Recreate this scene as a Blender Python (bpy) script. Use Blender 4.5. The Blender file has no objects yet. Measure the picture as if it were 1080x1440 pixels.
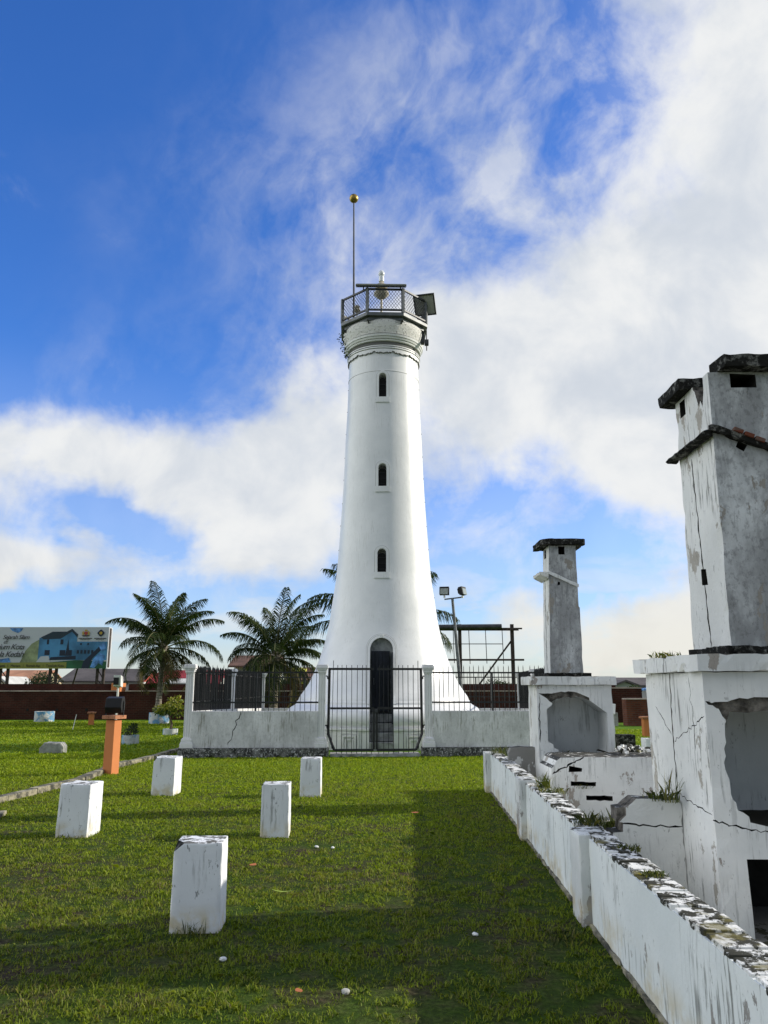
import bpy, bmesh, math, random
import numpy as np
from mathutils import Vector, Matrix, noise as mnoise

R = math.radians
random.seed(7)
rng = np.random.default_rng(7)
scene = bpy.context.scene
COL = scene.collection

# ------------------------------------------------------------------ camera
cam_d = bpy.data.cameras.new("camera")
cam = bpy.data.objects.new("camera", cam_d)
COL.objects.link(cam)
EYE = 1.55
cam.location = (0, 0, EYE)
cam.rotation_euler = (R(90 + 12.32), 0, 0)
cam_d.sensor_fit = 'VERTICAL'
cam_d.sensor_height = 36.0
cam_d.lens = 36.0 * 1122.0 / 1440.0
cam_d.clip_start = 0.05
cam_d.clip_end = 6000
scene.camera = cam

# ------------------------------------------------------------------ view
vs = scene.view_settings
scene.display_settings.display_device = 'sRGB'
vs.view_transform = 'Standard'
vs.look = 'None'
vs.exposure = 0.24
vs.gamma = 1.0
vs.use_curve_mapping = False

# ------------------------------------------------------------------ node helper
class NT:
    def __init__(s, tree):
        s.t = tree; s.n = tree.nodes; s.l = tree.links
    def put(s, sock, v):
        if v is None: return
        if isinstance(v, bpy.types.NodeSocket): s.l.new(v, sock)
        else:
            if sock.type == 'RGBA' and len(v) == 3: v = (*v, 1)
            sock.default_value = v
    def new(s, typ, **kw):
        nd = s.n.new(typ)
        for k, v in kw.items(): setattr(nd, k, v)
        return nd
    def m(s, op, a, b=None, c=None, clamp=False):
        nd = s.new('ShaderNodeMath', operation=op, use_clamp=clamp)
        s.put(nd.inputs[0], a); s.put(nd.inputs[1], b)
        if c is not None: s.put(nd.inputs[2], c)
        return nd.outputs[0]
    def vm(s, op, a, b=None, scale=None):
        nd = s.new('ShaderNodeVectorMath', operation=op)
        s.put(nd.inputs[0], a)
        if b is not None: s.put(nd.inputs[1], b)
        if scale is not None: s.put(nd.inputs['Scale'], scale)
        return nd.outputs['Value'] if op in ('DOT_PRODUCT', 'LENGTH') else nd.outputs['Vector']
    def noise(s, vec, scale=1, detail=4, rough=.5, dist=0, lac=2.0):
        nd = s.new('ShaderNodeTexNoise')
        s.put(nd.inputs['Vector'], vec); nd.inputs['Scale'].default_value = scale
        nd.inputs['Detail'].default_value = detail; nd.inputs['Roughness'].default_value = rough
        nd.inputs['Distortion'].default_value = dist; nd.inputs['Lacunarity'].default_value = lac
        return nd.outputs['Fac']
    def vor(s, vec, scale=1, feature='F1', rnd=1):
        nd = s.new('ShaderNodeTexVoronoi', feature=feature)
        s.put(nd.inputs['Vector'], vec); nd.inputs['Scale'].default_value = scale
        nd.inputs['Randomness'].default_value = rnd
        return nd.outputs['Distance']
    def step(s, v, a, b, lo=0.0, hi=1.0):
        nd = s.new('ShaderNodeMapRange', interpolation_type='SMOOTHSTEP')
        s.put(nd.inputs[0], v); s.put(nd.inputs[1], a); s.put(nd.inputs[2], b)
        s.put(nd.inputs[3], lo); s.put(nd.inputs[4], hi)
        return nd.outputs[0]
    def mix(s, f, a, b, blend='MIX'):
        nd = s.new('ShaderNodeMix', data_type='RGBA', blend_type=blend)
        s.put(nd.inputs[0], f); s.put(nd.inputs[6], a); s.put(nd.inputs[7], b)
        return nd.outputs[2]
    def pos(s): return s.new('ShaderNodeNewGeometry').outputs['Position']
    def nor(s): return s.new('ShaderNodeNewGeometry').outputs['Normal']
    def sep(s, v):
        nd = s.new('ShaderNodeSeparateXYZ'); s.put(nd.inputs[0], v); return nd.outputs
    def comb(s, x=0., y=0., z=0.):
        nd = s.new('ShaderNodeCombineXYZ'); s.put(nd.inputs[0], x); s.put(nd.inputs[1], y); s.put(nd.inputs[2], z)
        return nd.outputs[0]
    def mul(s, v, xyz): return s.vm('MULTIPLY', v, xyz)
    def bump(s, h, strength=.3, dist=.02):
        nd = s.new('ShaderNodeBump'); s.put(nd.inputs['Height'], h)
        nd.inputs['Strength'].default_value = strength; nd.inputs['Distance'].default_value = dist
        return nd.outputs['Normal']

# ------------------------------------------------------------------ sky
SUN_EL, SUN_AZ = 25.0, 11.0      # sun stands to the right (+X), a little beyond the scene
w = bpy.data.worlds.new("World"); scene.world = w
w.use_nodes = True
w.node_tree.nodes.clear()
k = NT(w.node_tree)
gen = k.new('ShaderNodeTexCoord').outputs['Generated']
sky = k.new('ShaderNodeTexSky', sky_type='NISHITA')
sky.sun_disc = False
sky.sun_elevation = R(SUN_EL)
sky.sun_rotation = R(90 - SUN_AZ)
sky.altitude = 0; sky.air_density = 1.0; sky.dust_density = 0.6; sky.ozone_density = 2.0
d = k.vm('NORMALIZE', gen)
dx, dy, dz = k.sep(d)
az = k.m('MULTIPLY', k.m('ARCTAN2', dx, dy), 57.2958)
el = k.m('MULTIPLY', k.m('ARCSINE', dz), 57.2958)
hs = k.new('ShaderNodeHueSaturation')
k.put(hs.inputs['Color'], sky.outputs['Color'])
hs.inputs['Saturation'].default_value = 1.25
hs.inputs['Value'].default_value = 1.0
ahead = k.step(dy, -.25, .35)      # deep clear blue ahead, unseen sky behind the viewer toned milky for neutral fill
skycol = k.mix(1.0, hs.outputs['Color'], k.mix(ahead, (.72, .86, 1.05), (0.90, 1.20, 1.85)), 'MULTIPLY')
# cloud plane coordinates: the direction carried up to a flat cloud layer
inv = k.m('DIVIDE', 1.0, k.m('ADD', k.m('MAXIMUM', dz, 0.0), 0.16))
pl = k.comb(k.m('MULTIPLY', dx, inv), k.m('MULTIPLY', dy, inv), k.m('MULTIPLY', dz, 1.5))
n_big = k.noise(pl, 2.2, 9, .58, .35)
n_fine = k.noise(d, 9.0, 10, .62, .3)
n_warp = k.noise(d, 5.0, 5, .55)
n_warp2 = k.noise(k.vm('ADD', d, (3.1, 1.7, 5.2)), 5.0, 5, .55)
waz = k.m('ADD', az, k.m('MULTIPLY', k.m('SUBTRACT', n_warp, .5), 16.0))
wel = k.m('ADD', el, k.m('MULTIPLY', k.m('SUBTRACT', n_warp2, .5), 10.0))
BANKS = [  # azimuth, elevation, half widths (degrees), weight: seen banks, then unseen ones added for the fill light
    (17.0, 20.0, 14.0, 7.5, 1.10), (27.0, 36.0, 7.5, 13.0, .85), (7.5, 25.0, 4.0, 4.0, .55), (30.0, 14.0, 12.0, 7.0, .45),
    (-11.0, 15.5, 7.5, 3.2, 1.05), (-5.0, 19.5, 3.8, 3.2, .80), (-25.5, 14.6, 7.0, 2.4, .85), (-26.0, 8.0, 8.0, 2.4, .85),
    (-9.0, 10.0, 8.0, 2.8, .75), (19.0, 3.8, 10.0, 2.6, 1.0), (-4.0, 2.0, 30.0, 1.0, .25),
    (-18.5, 10.9, 4.0, 1.6, -.9), (-13.9, 3.9, 5.0, 1.6, -.5), (11.5, 10.0, 7.5, 4.0, -.65), (-23.0, 4.9, 7.0, 1.3, -.55),
    (-72.0, 20.0, 22.0, 16.0, 1.1), (-105.0, 30.0, 32.0, 20.0, .95), (75.0, 22.0, 30.0, 16.0, .9), (150.0, 40.0, 40.0, 18.0, .8), (-160.0, 35.0, 40.0, 20.0, .8), (180.0, 55.0, 90.0, 14.0, .25)]
dens = None
for a0, e0, ra, re, wt in BANKS:
    ua = k.m('DIVIDE', k.m('SUBTRACT', waz, a0), ra)
    ue = k.m('DIVIDE', k.m('SUBTRACT', wel, e0), re)
    q = k.m('ADD', k.m('MULTIPLY', ua, ua), k.m('MULTIPLY', ue, ue))
    g = k.m('MULTIPLY', k.m('POWER', 2.71828, k.m('MULTIPLY', q, -0.7)), wt)
    dens = g if dens is None else k.m('ADD', dens, g)
dens = k.m('ADD', dens, k.m('MULTIPLY', k.m('SUBTRACT', n_fine, .5), .95))
dens = k.m('ADD', dens, k.m('MULTIPLY', k.m('SUBTRACT', n_big, .5), .55))
cover = k.step(dens, .14, .86)
# thin wispy streaks, drawn out along one wind direction
sv = k.vm('ADD', k.mul(k.comb(k.m('ADD', az, k.m('MULTIPLY', el, -.75)), k.m('ADD', k.m('MULTIPLY', az, .75), el), 0.0), (.085, .042, 1.0)),
          k.vm('SCALE', k.comb(n_warp, n_warp2, 0.0), scale=1.1))
n_str = k.m('ADD', k.m('MULTIPLY', k.noise(sv, 1.7, 9, .56, .1), .55), k.m('MULTIPLY', n_fine, .45))
wz = None
for a0, e0, ra, re, wt in [(2.0, 39.0, 9.0, 7.0, .55), (-12.0, 33.0, 6.0, 5.0, .35), (-2.0, 31.0, 4.0, 5.5, .75), (7.0, 32.0, 5.5, 4.0, .65), (16.0, 43.0, 9.0, 10.0, .75),
                           (-17.0, 19.5, 8.0, 3.0, .5), (-7.0, 24.5, 5.0, 4.0, .7), (12.0, 13.0, 12.0, 7.0, .95), (-20, 6, 30, 5, .75), (20, 30, 9, 9, .9)]:
    ua = k.m('DIVIDE', k.m('SUBTRACT', waz, a0), ra); ue = k.m('DIVIDE', k.m('SUBTRACT', wel, e0), re)
    q = k.m('ADD', k.m('MULTIPLY', ua, ua), k.m('MULTIPLY', ue, ue))
    g = k.m('MULTIPLY', k.m('POWER', 2.71828, k.m('MULTIPLY', q, -0.7)), wt)
    wz = g if wz is None else k.m('ADD', wz, g)
wisp = k.m('MULTIPLY', k.step(n_str, .37, .70), wz, clamp=True)
cover = k.m('ADD', cover, k.m('MULTIPLY', k.m('SUBTRACT', 1.0, cover), k.m('MULTIPLY', wisp, .70)))
low = k.m('MULTIPLY', k.step(el, 15.0, 3.0), k.step(k.noise(k.mul(d, (1.0, 1.0, 3.2)), 5.0, 8, .58, .3), .40, .62))
cover = k.m('MAXIMUM', cover, k.m('MULTIPLY', low, .72))
cover = k.m('MAXIMUM', cover, k.step(el, 9.0, -1.0, .0, .6))
cover = k.m('MAXIMUM', cover, k.step(el, 24.0, 9.0, .0, .26))
cover = k.m('MAXIMUM', cover, k.m('MULTIPLY', k.step(az, 12.0, 34.0), .55))
# cloud brightness: lumpy, unseen clouds boosted at left, dimmed behind, to steer the fill
lump = k.noise(k.vm('ADD', d, (.02, 0, .035)), 7.0, 8, .55, .3)
tone = k.step(lump, .30, .62, .90, 1.04)
side = k.m('MULTIPLY', k.step(az, -35.0, -70.0), k.step(az, -150.0, -115.0))
behind = k.step(dy, -.35, -.8)
tone = k.m('MULTIPLY', tone, k.m('SUBTRACT', k.m('ADD', 1.0, k.m('MULTIPLY', side, 1.5)), k.m('MULTIPLY', behind, .42)))
ccol = k.mix(k.step(lump, .32, .6), (6.0, 6.45, 7.1), (7.1, 7.2, 7.25))
ccol = k.mix(k.step(el, 10, 2), ccol, (6.9, 6.8, 6.3))
ccol = k.vm('SCALE', ccol, scale=tone)
out = k.mix(cover, skycol, ccol)
bg = k.new('ShaderNodeBackground')
k.put(bg.inputs['Color'], out)
bg.inputs['Strength'].default_value = 0.1
wo = k.new('ShaderNodeOutputWorld')
k.l.new(bg.outputs[0], wo.inputs['Surface'])

# ------------------------------------------------------------------ sun
sd = bpy.data.lights.new("sun", 'SUN')
sd.energy = 4.0
sd.angle = R(0.5)
sd.color = (1.0, .93, .80)
sun = bpy.data.objects.new("sun", sd)
COL.objects.link(sun)
sdir = Vector((math.cos(R(SUN_EL)) * math.cos(R(SUN_AZ)), math.cos(R(SUN_EL)) * math.sin(R(SUN_AZ)), math.sin(R(SUN_EL))))
sun.rotation_euler = sdir.to_track_quat('Z', 'Y').to_euler()
sun.location = (30, 5, 30)

# ================================================================== materials
def mat(name, col=(.8, .8, .8), rough=.7, metal=0.0, spec=.4, build=None):
    m = bpy.data.materials.new(name)
    m.use_nodes = True
    kk = NT(m.node_tree)
    b = kk.n['Principled BSDF']
    b.inputs['Roughness'].default_value = rough
    b.inputs['Metallic'].default_value = metal
    b.inputs['Specular IOR Level'].default_value = spec
    b.inputs['Base Color'].default_value = (*col, 1)
    if build: build(kk, b)
    return m

def noisy(col, amt=.25, scale=6, bump=.2, dist=.01, bscale=30):
    def f(kk, b):
        p = kk.pos()
        n = kk.noise(p, scale, 6, .6)
        lo = tuple(c * (1 - amt) for c in col); hi = tuple(min(1, c * (1 + amt)) for c in col)
        kk.put(b.inputs['Base Color'], kk.mix(kk.step(n, .3, .7), lo, hi))
        kk.put(b.inputs['Normal'], kk.bump(kk.noise(p, bscale, 5, .6), bump, dist))
    return f

def weathered(base=(.78, .79, .78), tone=(.60, .62, .62), streak=.5, streak_col=(.16, .165, .16), patch=.62, patch_col=(.36, .33, .30),
              top=.0, top_col=(.05, .05, .045), bump=.35, fleck=.5, foot=None, foot_col=(.6, .5, .3), grey=0.0, grey_col=(.30, .31, .31)):
    """limewashed plaster: large tonal blotches, run-down mould streaks, flaked patches with their own edge, dark flecks, mouldy tops"""
    def f(kk, b):
        p = kk.pos()
        x, y, z = kk.sep(p)
        big = kk.noise(p, 1.3, 5, .6)
        c = kk.mix(kk.step(big, .32, .7), tone, base)
        if grey:
            gm = kk.noise(kk.mul(p, (1, 1, .45)), 2.3, 8, .65, .2)
            g2 = kk.noise(kk.mul(p, (1, 1, .6)), 9, 7, .7)
            gm = kk.m('ADD', kk.m('MULTIPLY', gm, .7), kk.m('MULTIPLY', g2, .3))
            c = kk.mix(kk.m('MULTIPLY', kk.step(gm, .42, .58), grey), c, grey_col)
            c = kk.mix(kk.m('MULTIPLY', kk.step(kk.noise(kk.mul(p, (1, 1, .7)), 22, 8, .75), .50, .60), grey * .55), c, (.14, .14, .145))
        sv = kk.mul(p, (19, 19, 1.3))
        st = kk.noise(sv, 1.5, 7, .68)
        sm = kk.noise(p, 1.9, 3, .5)
        st = kk.m('MULTIPLY', kk.step(st, .53, .61), kk.step(sm, .44, .60))
        c = kk.mix(kk.m('MULTIPLY', st, streak), c, streak_col)
        pn = kk.noise(kk.mul(p, (1, 1, .55)), 3.1, 9, .66, .25)
        pn = kk.m('ADD', kk.m('MULTIPLY', kk.m('SUBTRACT', pn, .5), 1.25), .5)
        pm = kk.step(pn, patch, patch + .014)
        pc = kk.mix(kk.noise(p, 14, 6, .7), tuple(v * .7 for v in patch_col), tuple(v * 1.25 for v in patch_col))
        c = kk.mix(pm, c, pc)
        fl = kk.m('MULTIPLY', kk.step(kk.noise(kk.mul(p, (1, 1, .4)), 30, 5, .72), .60, .65), kk.step(kk.noise(p, 2.6, 4, .6), .42, .58))
        c = kk.mix(kk.m('MULTIPLY', fl, fleck), c, (.09, .09, .085))
        if foot is not None:
            fm = kk.m('MULTIPLY', kk.step(z, foot, foot * .25), kk.step(kk.noise(p, 5, 5, .6), .40, .62))
            c = kk.mix(kk.m('MULTIPLY', fm, .85), c, foot_col)
        if top:
            nz = kk.sep(kk.nor())[2]
            tm = kk.m('MULTIPLY', kk.step(nz, .5, .8), kk.step(kk.noise(p, 11, 7, .7), .56 - top * .3, .62 - top * .3))
            c = kk.mix(tm, c, top_col)
        kk.put(b.inputs['Base Color'], c)
        h = kk.m('ADD', kk.m('MULTIPLY', kk.noise(p, 26, 6, .65), .5), kk.m('MULTIPLY', pm, -.55))
        h = kk.m('ADD', h, kk.m('MULTIPLY', kk.noise(p, 5, 3, .5), .5))
        kk.put(b.inputs['Normal'], kk.bump(h, bump, .02))
    return f

M = {}
M['tower'] = mat('tower white gloss paint', rough=.33, spec=.5, build=weathered((.80, .81, .815), (.71, .725, .735), streak=.30, streak_col=(.52, .52, .50), patch=.95, fleck=.14, bump=.3))
M['tower_trim'] = mat('tower white trim', rough=.45, build=weathered((.80, .81, .80), (.72, .73, .73), streak=.2, streak_col=(.4, .4, .38), patch=.8, fleck=.2, bump=.3))
M['dirt_shade_line'] = mat('grime and shade in mouldings', (.13, .13, .12), .9)
def f_corn(kk, b):
    p = kk.pos()
    n = kk.noise(kk.mul(p, (1, 1, 1.4)), 13, 9, .75, .3)
    c = kk.mix(kk.step(n, .54, .64), (.76, .755, .72), (.22, .21, .19))
    kk.put(b.inputs['Base Color'], c)
    kk.put(b.inputs['Normal'], kk.bump(n, .8, .05))
M['cornice_rough'] = mat('flaking cornice plaster', rough=.9, build=f_corn)
M['ruin_white'] = mat('ruin whitewash', rough=.85, spec=.25, build=weathered(streak=.4, patch=.645, top=.55, bump=.4))
M['ruin_side'] = mat('ruin whitewash flaking streaks', rough=.85, spec=.25, build=weathered((.80, .80, .77), (.66, .665, .64), streak=.9, streak_col=(.22, .215, .20), patch=.625, patch_col=(.42, .39, .34), top=.6, bump=.45))
M['ruin_grey'] = mat('ruin stained grey plaster', rough=.88, spec=.2, build=weathered((.68, .70, .71), (.47, .485, .495), streak=.6, streak_col=(.17, .175, .18), patch=.62, patch_col=(.32, .30, .27), top=.6, grey=.8, grey_col=(.25, .255, .26), bump=.45))
M['ruin_cement'] = mat('bare cement render', rough=.9, spec=.2, build=weathered((.30, .29, .27), (.22, .215, .2), streak=.4, patch=.60, patch_col=(.62, .62, .60), top=.6, bump=.5))
M['niche'] = mat('sooty niche plaster', rough=.95, spec=.1, build=weathered((.66, .68, .68), (.52, .54, .545), streak=.5, patch=.67, patch_col=(.22, .21, .20), top=.9, top_col=(.03, .028, .022), bump=.5))
M['hollow_dark'] = mat('hollow near black', (.02, .02, .018), .95, build=noisy((.02, .019, .017), .5))  # near black inside cracks, slots and openings
M['broken'] = mat('broken brick and mortar', rough=.95, spec=.1, build=noisy((.13, .12, .105), .75, 12, .9, .04, 22))
def f_mould(kk, b):
    p = kk.pos()
    n = kk.noise(p, 13, 9, .72)
    n2 = kk.noise(p, 45, 5, .7)
    c = kk.mix(kk.step(n, .50, .66), (.020, .020, .018), (.24, .24, .22))
    c = kk.mix(kk.step(n2, .66, .72), c, (.5, .5, .47))
    kk.put(b.inputs['Base Color'], c)
    kk.put(b.inputs['Normal'], kk.bump(kk.m('ADD', n, n2), .8, .03))
M['mould'] = mat('black moulded concrete', rough=.95, spec=.1, build=f_mould)
M['wall_low'] = mat('boundary wall whitewash', rough=.85, spec=.25, build=weathered((.76, .79, .77), (.65, .69, .68), streak=.85, streak_col=(.17, .175, .16), patch=.64, patch_col=(.30, .29, .27), foot=.28, foot_col=(.55, .50, .36), fleck=.6, bump=.35))
M['pillar_low'] = mat('boundary pillar flaked whitewash', rough=.88, spec=.2, build=weathered((.72, .74, .72), (.55, .57, .56), streak=.8, patch=.54, patch_col=(.30, .29, .27), foot=.22, foot_col=(.45, .36, .18), top=.2, bump=.45))
def f_cop(kk, b):
    p = kk.pos()
    n = kk.noise(kk.mul(p, (1.2, .9, 1)), 9, 8, .7, .2)
    c = kk.mix(kk.step(n, .47, .53), (.78, .78, .75), (.045, .045, .035))
    g = kk.noise(p, 4, 6, .6)
    c = kk.mix(kk.m('MULTIPLY', kk.step(g, .56, .66), .8), c, (.17, .15, .05))
    kk.put(b.inputs['Base Color'], c)
    kk.put(b.inputs['Normal'], kk.bump(n, .7, .03))
M['coping'] = mat('flaking painted brick coping', rough=.92, spec=.15, build=f_cop)
M['stone'] = mat('white painted marker stone', rough=.8, spec=.3, build=weathered((.80, .82, .84), (.72, .74, .77), streak=.75, streak_col=(.25, .25, .25), patch=.70, patch_col=(.30, .29, .28), foot=.20, foot_col=(.58, .50, .32), top=.28, top_col=(.12, .12, .11), fleck=.8, bump=.25))
M['fence_wall'] = mat('enclosure wall grey whitewash', rough=.88, spec=.2, build=weathered((.83, .82, .84), (.65, .645, .66), streak=.7, streak_col=(.25, .235, .20), patch=.72, patch_col=(.40,.40,.38), grey=.32, grey_col=(.26, .265, .26), fleck=.3, bump=.3))
def f_plinth(kk, b):
    p = kk.pos()
    n = kk.noise(p, 7, 9, .72); n2 = kk.noise(p, 24, 6, .75)
    c = kk.mix(kk.step(n, .42, .62), (.05, .05, .047), (.20, .20, .19))
    c = kk.mix(kk.step(n2, .54, .60), c, (.58, .58, .56))
    kk.put(b.inputs['Base Color'], c); kk.put(b.inputs['Normal'], kk.bump(kk.m('ADD', n, n2), .8, .03))
M['plinth'] = mat('moulded rubble plinth', rough=.95, spec=.1, build=f_plinth)
M['fence_pillar'] = mat('enclosure pillar paint', rough=.6, build=weathered((.82, .81, .83), (.74, .735, .75), streak=.3, patch=.8, fleck=.15, bump=.15))
M['iron'] = mat('black painted iron', (.012, .012, .013), .5, .0, .5, build=noisy((.013, .013, .014), .5, 20, .1))
M['grey_metal'] = mat('grey painted steel', rough=.5, metal=.3, build=noisy((.13, .14, .145), .25, 5, .1))
M['grey_dark'] = mat('dark galvanised steel', rough=.5, metal=.4, build=noisy((.06, .063, .066), .3, 5, .1))
M['wire'] = mat('dull wire', (.05, .053, .058), .6, .2)
M['brass'] = mat('weathered brass', rough=.38, metal=.9, build=noisy((.36, .25, .07), .35, 14, .1))
M['lamp_body'] = mat('cream lantern enamel', rough=.4, build=noisy((.48, .44, .34), .3, 12, .1))
M['glass_lens'] = mat('clear lens', (.75, .78, .80), .12, .0, .8)
M['solar_back'] = mat('solar panel backing', rough=.6, build=noisy((.40, .40, .37), .1, 4, .05))
M['solar_cell'] = mat('solar cells', (.015, .02, .05), .2, .2, .7)
M['door'] = mat('navy painted door', rough=.6, build=noisy((.008, .011, .02), .4, 6, .1))
M['dark_in'] = mat('dark interior', (.012, .012, .012), .9)
M['step'] = mat('grey stone steps', rough=.9, build=noisy((.26, .27, .27), .35, 7, .4))
def f_brick(bc, dark, mort, sc=1.0):
    def f(kk, b):
        p = kk.pos()
        x, y, z = kk.sep(p)
        br = kk.new('ShaderNodeTexBrick')
        kk.put(br.inputs['Vector'], kk.comb(kk.m('ADD', x, y), z, 0.0))
        br.inputs['Color1'].default_value = (*bc, 1); br.inputs['Color2'].default_value = (*dark, 1); br.inputs['Mortar'].default_value = (*mort, 1)
        br.inputs['Scale'].default_value = 1.0; br.inputs['Brick Width'].default_value = .24 * sc; br.inputs['Row Height'].default_value = .08 * sc
        br.inputs['Mortar Size'].default_value = .012 * sc
        n = kk.noise(p, .9, 7, .65)
        c = kk.mix(kk.step(n, .3, .7), br.outputs['Color'], kk.mix(1.0, br.outputs['Color'], (.55, .5, .5), 'MULTIPLY'))
        kk.put(b.inputs['Base Color'], c)
        kk.put(b.inputs['Normal'], kk.bump(br.outputs['Fac'], -.4, .02))
    return f
M['brick'] = mat('fort brick', rough=.95, spec=.15, build=f_brick((.085, .024, .016), (.05, .017, .013), (.075, .045, .036)))
M['brick_red'] = mat('fort brick red lit tone', rough=.95, spec=.15, build=f_brick((.24, .085, .05), (.15, .05, .032), (.16, .10, .08)))  # lighter copy of the fort brick, light on it painted in
M['brick_coping'] = mat('pale mortar ledge', rough=.9, build=noisy((.36, .29, .25), .3, 2, .3))
M['orange'] = mat('orange painted render', rough=.75, build=weathered((.62, .22, .07), (.55, .19, .06), streak=.15, streak_col=(.3, .12, .05), patch=.8, patch_col=(.4, .2, .1), fleck=.1, bump=.2))
M['orange_cap'] = mat('terracotta tile', rough=.8, build=noisy((.42, .18, .09), .25, 8, .2))
M['blackplastic'] = mat('black lamp housing', (.013, .013, .014), .6, 0, .3)
M['lampglass'] = mat('floodlight glass', (.30, .34, .33), .15, 0, .7)
M['whiteplastic'] = mat('white lamp housing', rough=.5, build=noisy((.68, .69, .68), .1, 6, .05))
M['concrete'] = mat('old concrete', rough=.92, build=noisy((.30, .30, .28), .35, 6, .4))
def f_kerb(kk, b):
    p = kk.pos()
    n = kk.noise(p, 5, 8, .7)
    c = kk.mix(kk.step(n, .40, .60), (.33, .30, .21), (.05, .05, .04))
    kk.put(b.inputs['Base Color'], c); kk.put(b.inputs['Normal'], kk.bump(n, .6, .04))
M['kerb'] = mat('mossy kerb concrete', rough=.95, build=f_kerb)
def f_pot(kk, b):
    p = kk.pos()
    n = kk.noise(p, 3.2, 6, .6, .4)
    c = kk.mix(kk.step(n, .48, .54), (.52, .54, .54), (.13, .30, .48))
    n2 = kk.noise(p, 6, 6, .7)
    c = kk.mix(kk.m('MULTIPLY', kk.step(n2, .5, .66), .7), c, (.26, .25, .23))
    kk.put(b.inputs['Base Color'], c); kk.put(b.inputs['Normal'], kk.bump(n2, .3, .02))
M['pot'] = mat('blue and white painted planter', rough=.8, build=f_pot)
def f_trunk(kk, b):
    p = kk.pos(); x, y, z = kk.sep(p)
    rings = kk.m('SINE', kk.m('ADD', kk.m('MULTIPLY', z, 55.0), kk.m('MULTIPLY', kk.noise(p, 4, 4), 9)))
    n = kk.noise(p, 8, 6, .65)
    c = kk.mix(kk.step(n, .3, .7), (.17, .14, .11), (.34, .30, .25))
    c = kk.mix(kk.step(rings, .6, 1.0, 0, .5), c, (.10, .085, .07))
    kk.put(b.inputs['Base Color'], c); kk.put(b.inputs['Normal'], kk.bump(rings, .4, .03))
M['trunk'] = mat('ringed palm trunk', rough=.9, build=f_trunk)
def f_leaf(c1, c2, c3, tl=.25):
    def f(kk, b):
        at = kk.new('ShaderNodeAttribute', attribute_name='tint').outputs['Fac']
        p = kk.pos()
        c = kk.mix(kk.step(at, .0, .6), c1, c2)
        c = kk.mix(kk.step(at, .72, 1.0), c, c3)
        n = kk.noise(p, 2.5, 3)
        c = kk.mix(kk.step(n, .3, .7, .0, .35), c, kk.mix(1.0, c, (.6, .62, .6), 'MULTIPLY'))
        kk.put(b.inputs['Base Color'], c)
        tr = kk.new('ShaderNodeBsdfTranslucent')
        kk.put(tr.inputs['Color'], kk.mix(1.0, c, (1.2, 1.35, .6), 'MULTIPLY'))
        ms = kk.new('ShaderNodeMixShader'); ms.inputs[0].default_value = tl
        kk.l.new(b.outputs[0], ms.inputs[1]); kk.l.new(tr.outputs[0], ms.inputs[2])
        o = [q for q in kk.n if q.type == 'OUTPUT_MATERIAL'][0]
        kk.l.new(ms.outputs[0], o.inputs['Surface'])
    return f
M['palm'] = mat('palm leaflets', rough=.65, spec=.15, build=f_leaf((.016, .032, .008), (.040, .062, .014), (.17, .125, .06)))
M['rachis'] = mat('palm frond stem', (.13, .13, .05), .6)
M['coconut'] = mat('green coconut', rough=.5, build=noisy((.10, .12, .03), .3, 9, .1))
M['tree_leaf'] = mat('dark tree leaves', rough=.6, build=f_leaf((.018, .030, .012), (.04, .06, .02), (.07, .09, .03)))
M['croton'] = mat('yellow croton leaves', rough=.5, build=f_leaf((.06, .11, .015), (.30, .30, .03), (.55, .45, .05)))
M['bush'] = mat('yellow green leaves', rough=.5, build=f_leaf((.07, .12, .015), (.18, .24, .02), (.34, .36, .04)))
M['weed'] = mat('weeds', rough=.6, build=f_leaf((.035, .06, .015), (.10, .12, .02), (.32, .27, .07), .3))
M['bark'] = mat('bark', rough=.9, build=noisy((.12, .09, .06), .35, 12, .5))

def f_grass(kk, b):
    at = kk.new('ShaderNodeAttribute', attribute_name='tint').outputs['Fac']
    p = kk.pos()
    big = kk.noise(kk.mul(p, (1, 1, 0)), .55, 5, .6)
    mid = kk.noise(kk.mul(p, (1, 1, 0)), 2.6, 5, .65)
    y0 = kk.sep(p)[1]
    lush = kk.step(kk.m('ADD', y0, kk.m('MULTIPLY', big, 5.0)), 9.0, 14.5)
    c = kk.mix(kk.step(at, .1, .8), kk.mix(lush, (.098, .150, .013), (.13, .205, .010)), kk.mix(lush, (.265, .335, .026), (.33, .42, .018)))
    c = kk.mix(kk.m('MULTIPLY', kk.step(mid, .42, .70), .55), c, (.30, .34, .022))
    y = kk.sep(p)[1]
    dry = kk.m('MULTIPLY', kk.step(at, .42, .92), kk.step(kk.m('ADD', big, kk.m('MULTIPLY', mid, .6)), .69, .95))
    dry = kk.m('MAXIMUM', dry, kk.step(at, .955, .97))
    dry = kk.m('MULTIPLY', dry, kk.step(y, 15.0, 7.0, .35, 1.0))
    c = kk.mix(dry, c, kk.mix(kk.step(kk.noise(p, 40, 2), .4, .6), (.27, .23, .10), (.14, .11, .06)))
    kk.put(b.inputs['Base Color'], c)
    tr = kk.new('ShaderNodeBsdfTranslucent'); kk.put(tr.inputs['Color'], kk.mix(1.0, c, (1.25, 1.3, .5), 'MULTIPLY'))
    ms = kk.new('ShaderNodeMixShader'); ms.inputs[0].default_value = .35
    kk.l.new(b.outputs[0], ms.inputs[1]); kk.l.new(tr.outputs[0], ms.inputs[2])
    o = [q for q in kk.n if q.type == 'OUTPUT_MATERIAL'][0]
    kk.l.new(ms.outputs[0], o.inputs['Surface'])
M['grass'] = mat('lawn grass blades', rough=.55, spec=.25, build=f_grass)
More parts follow.
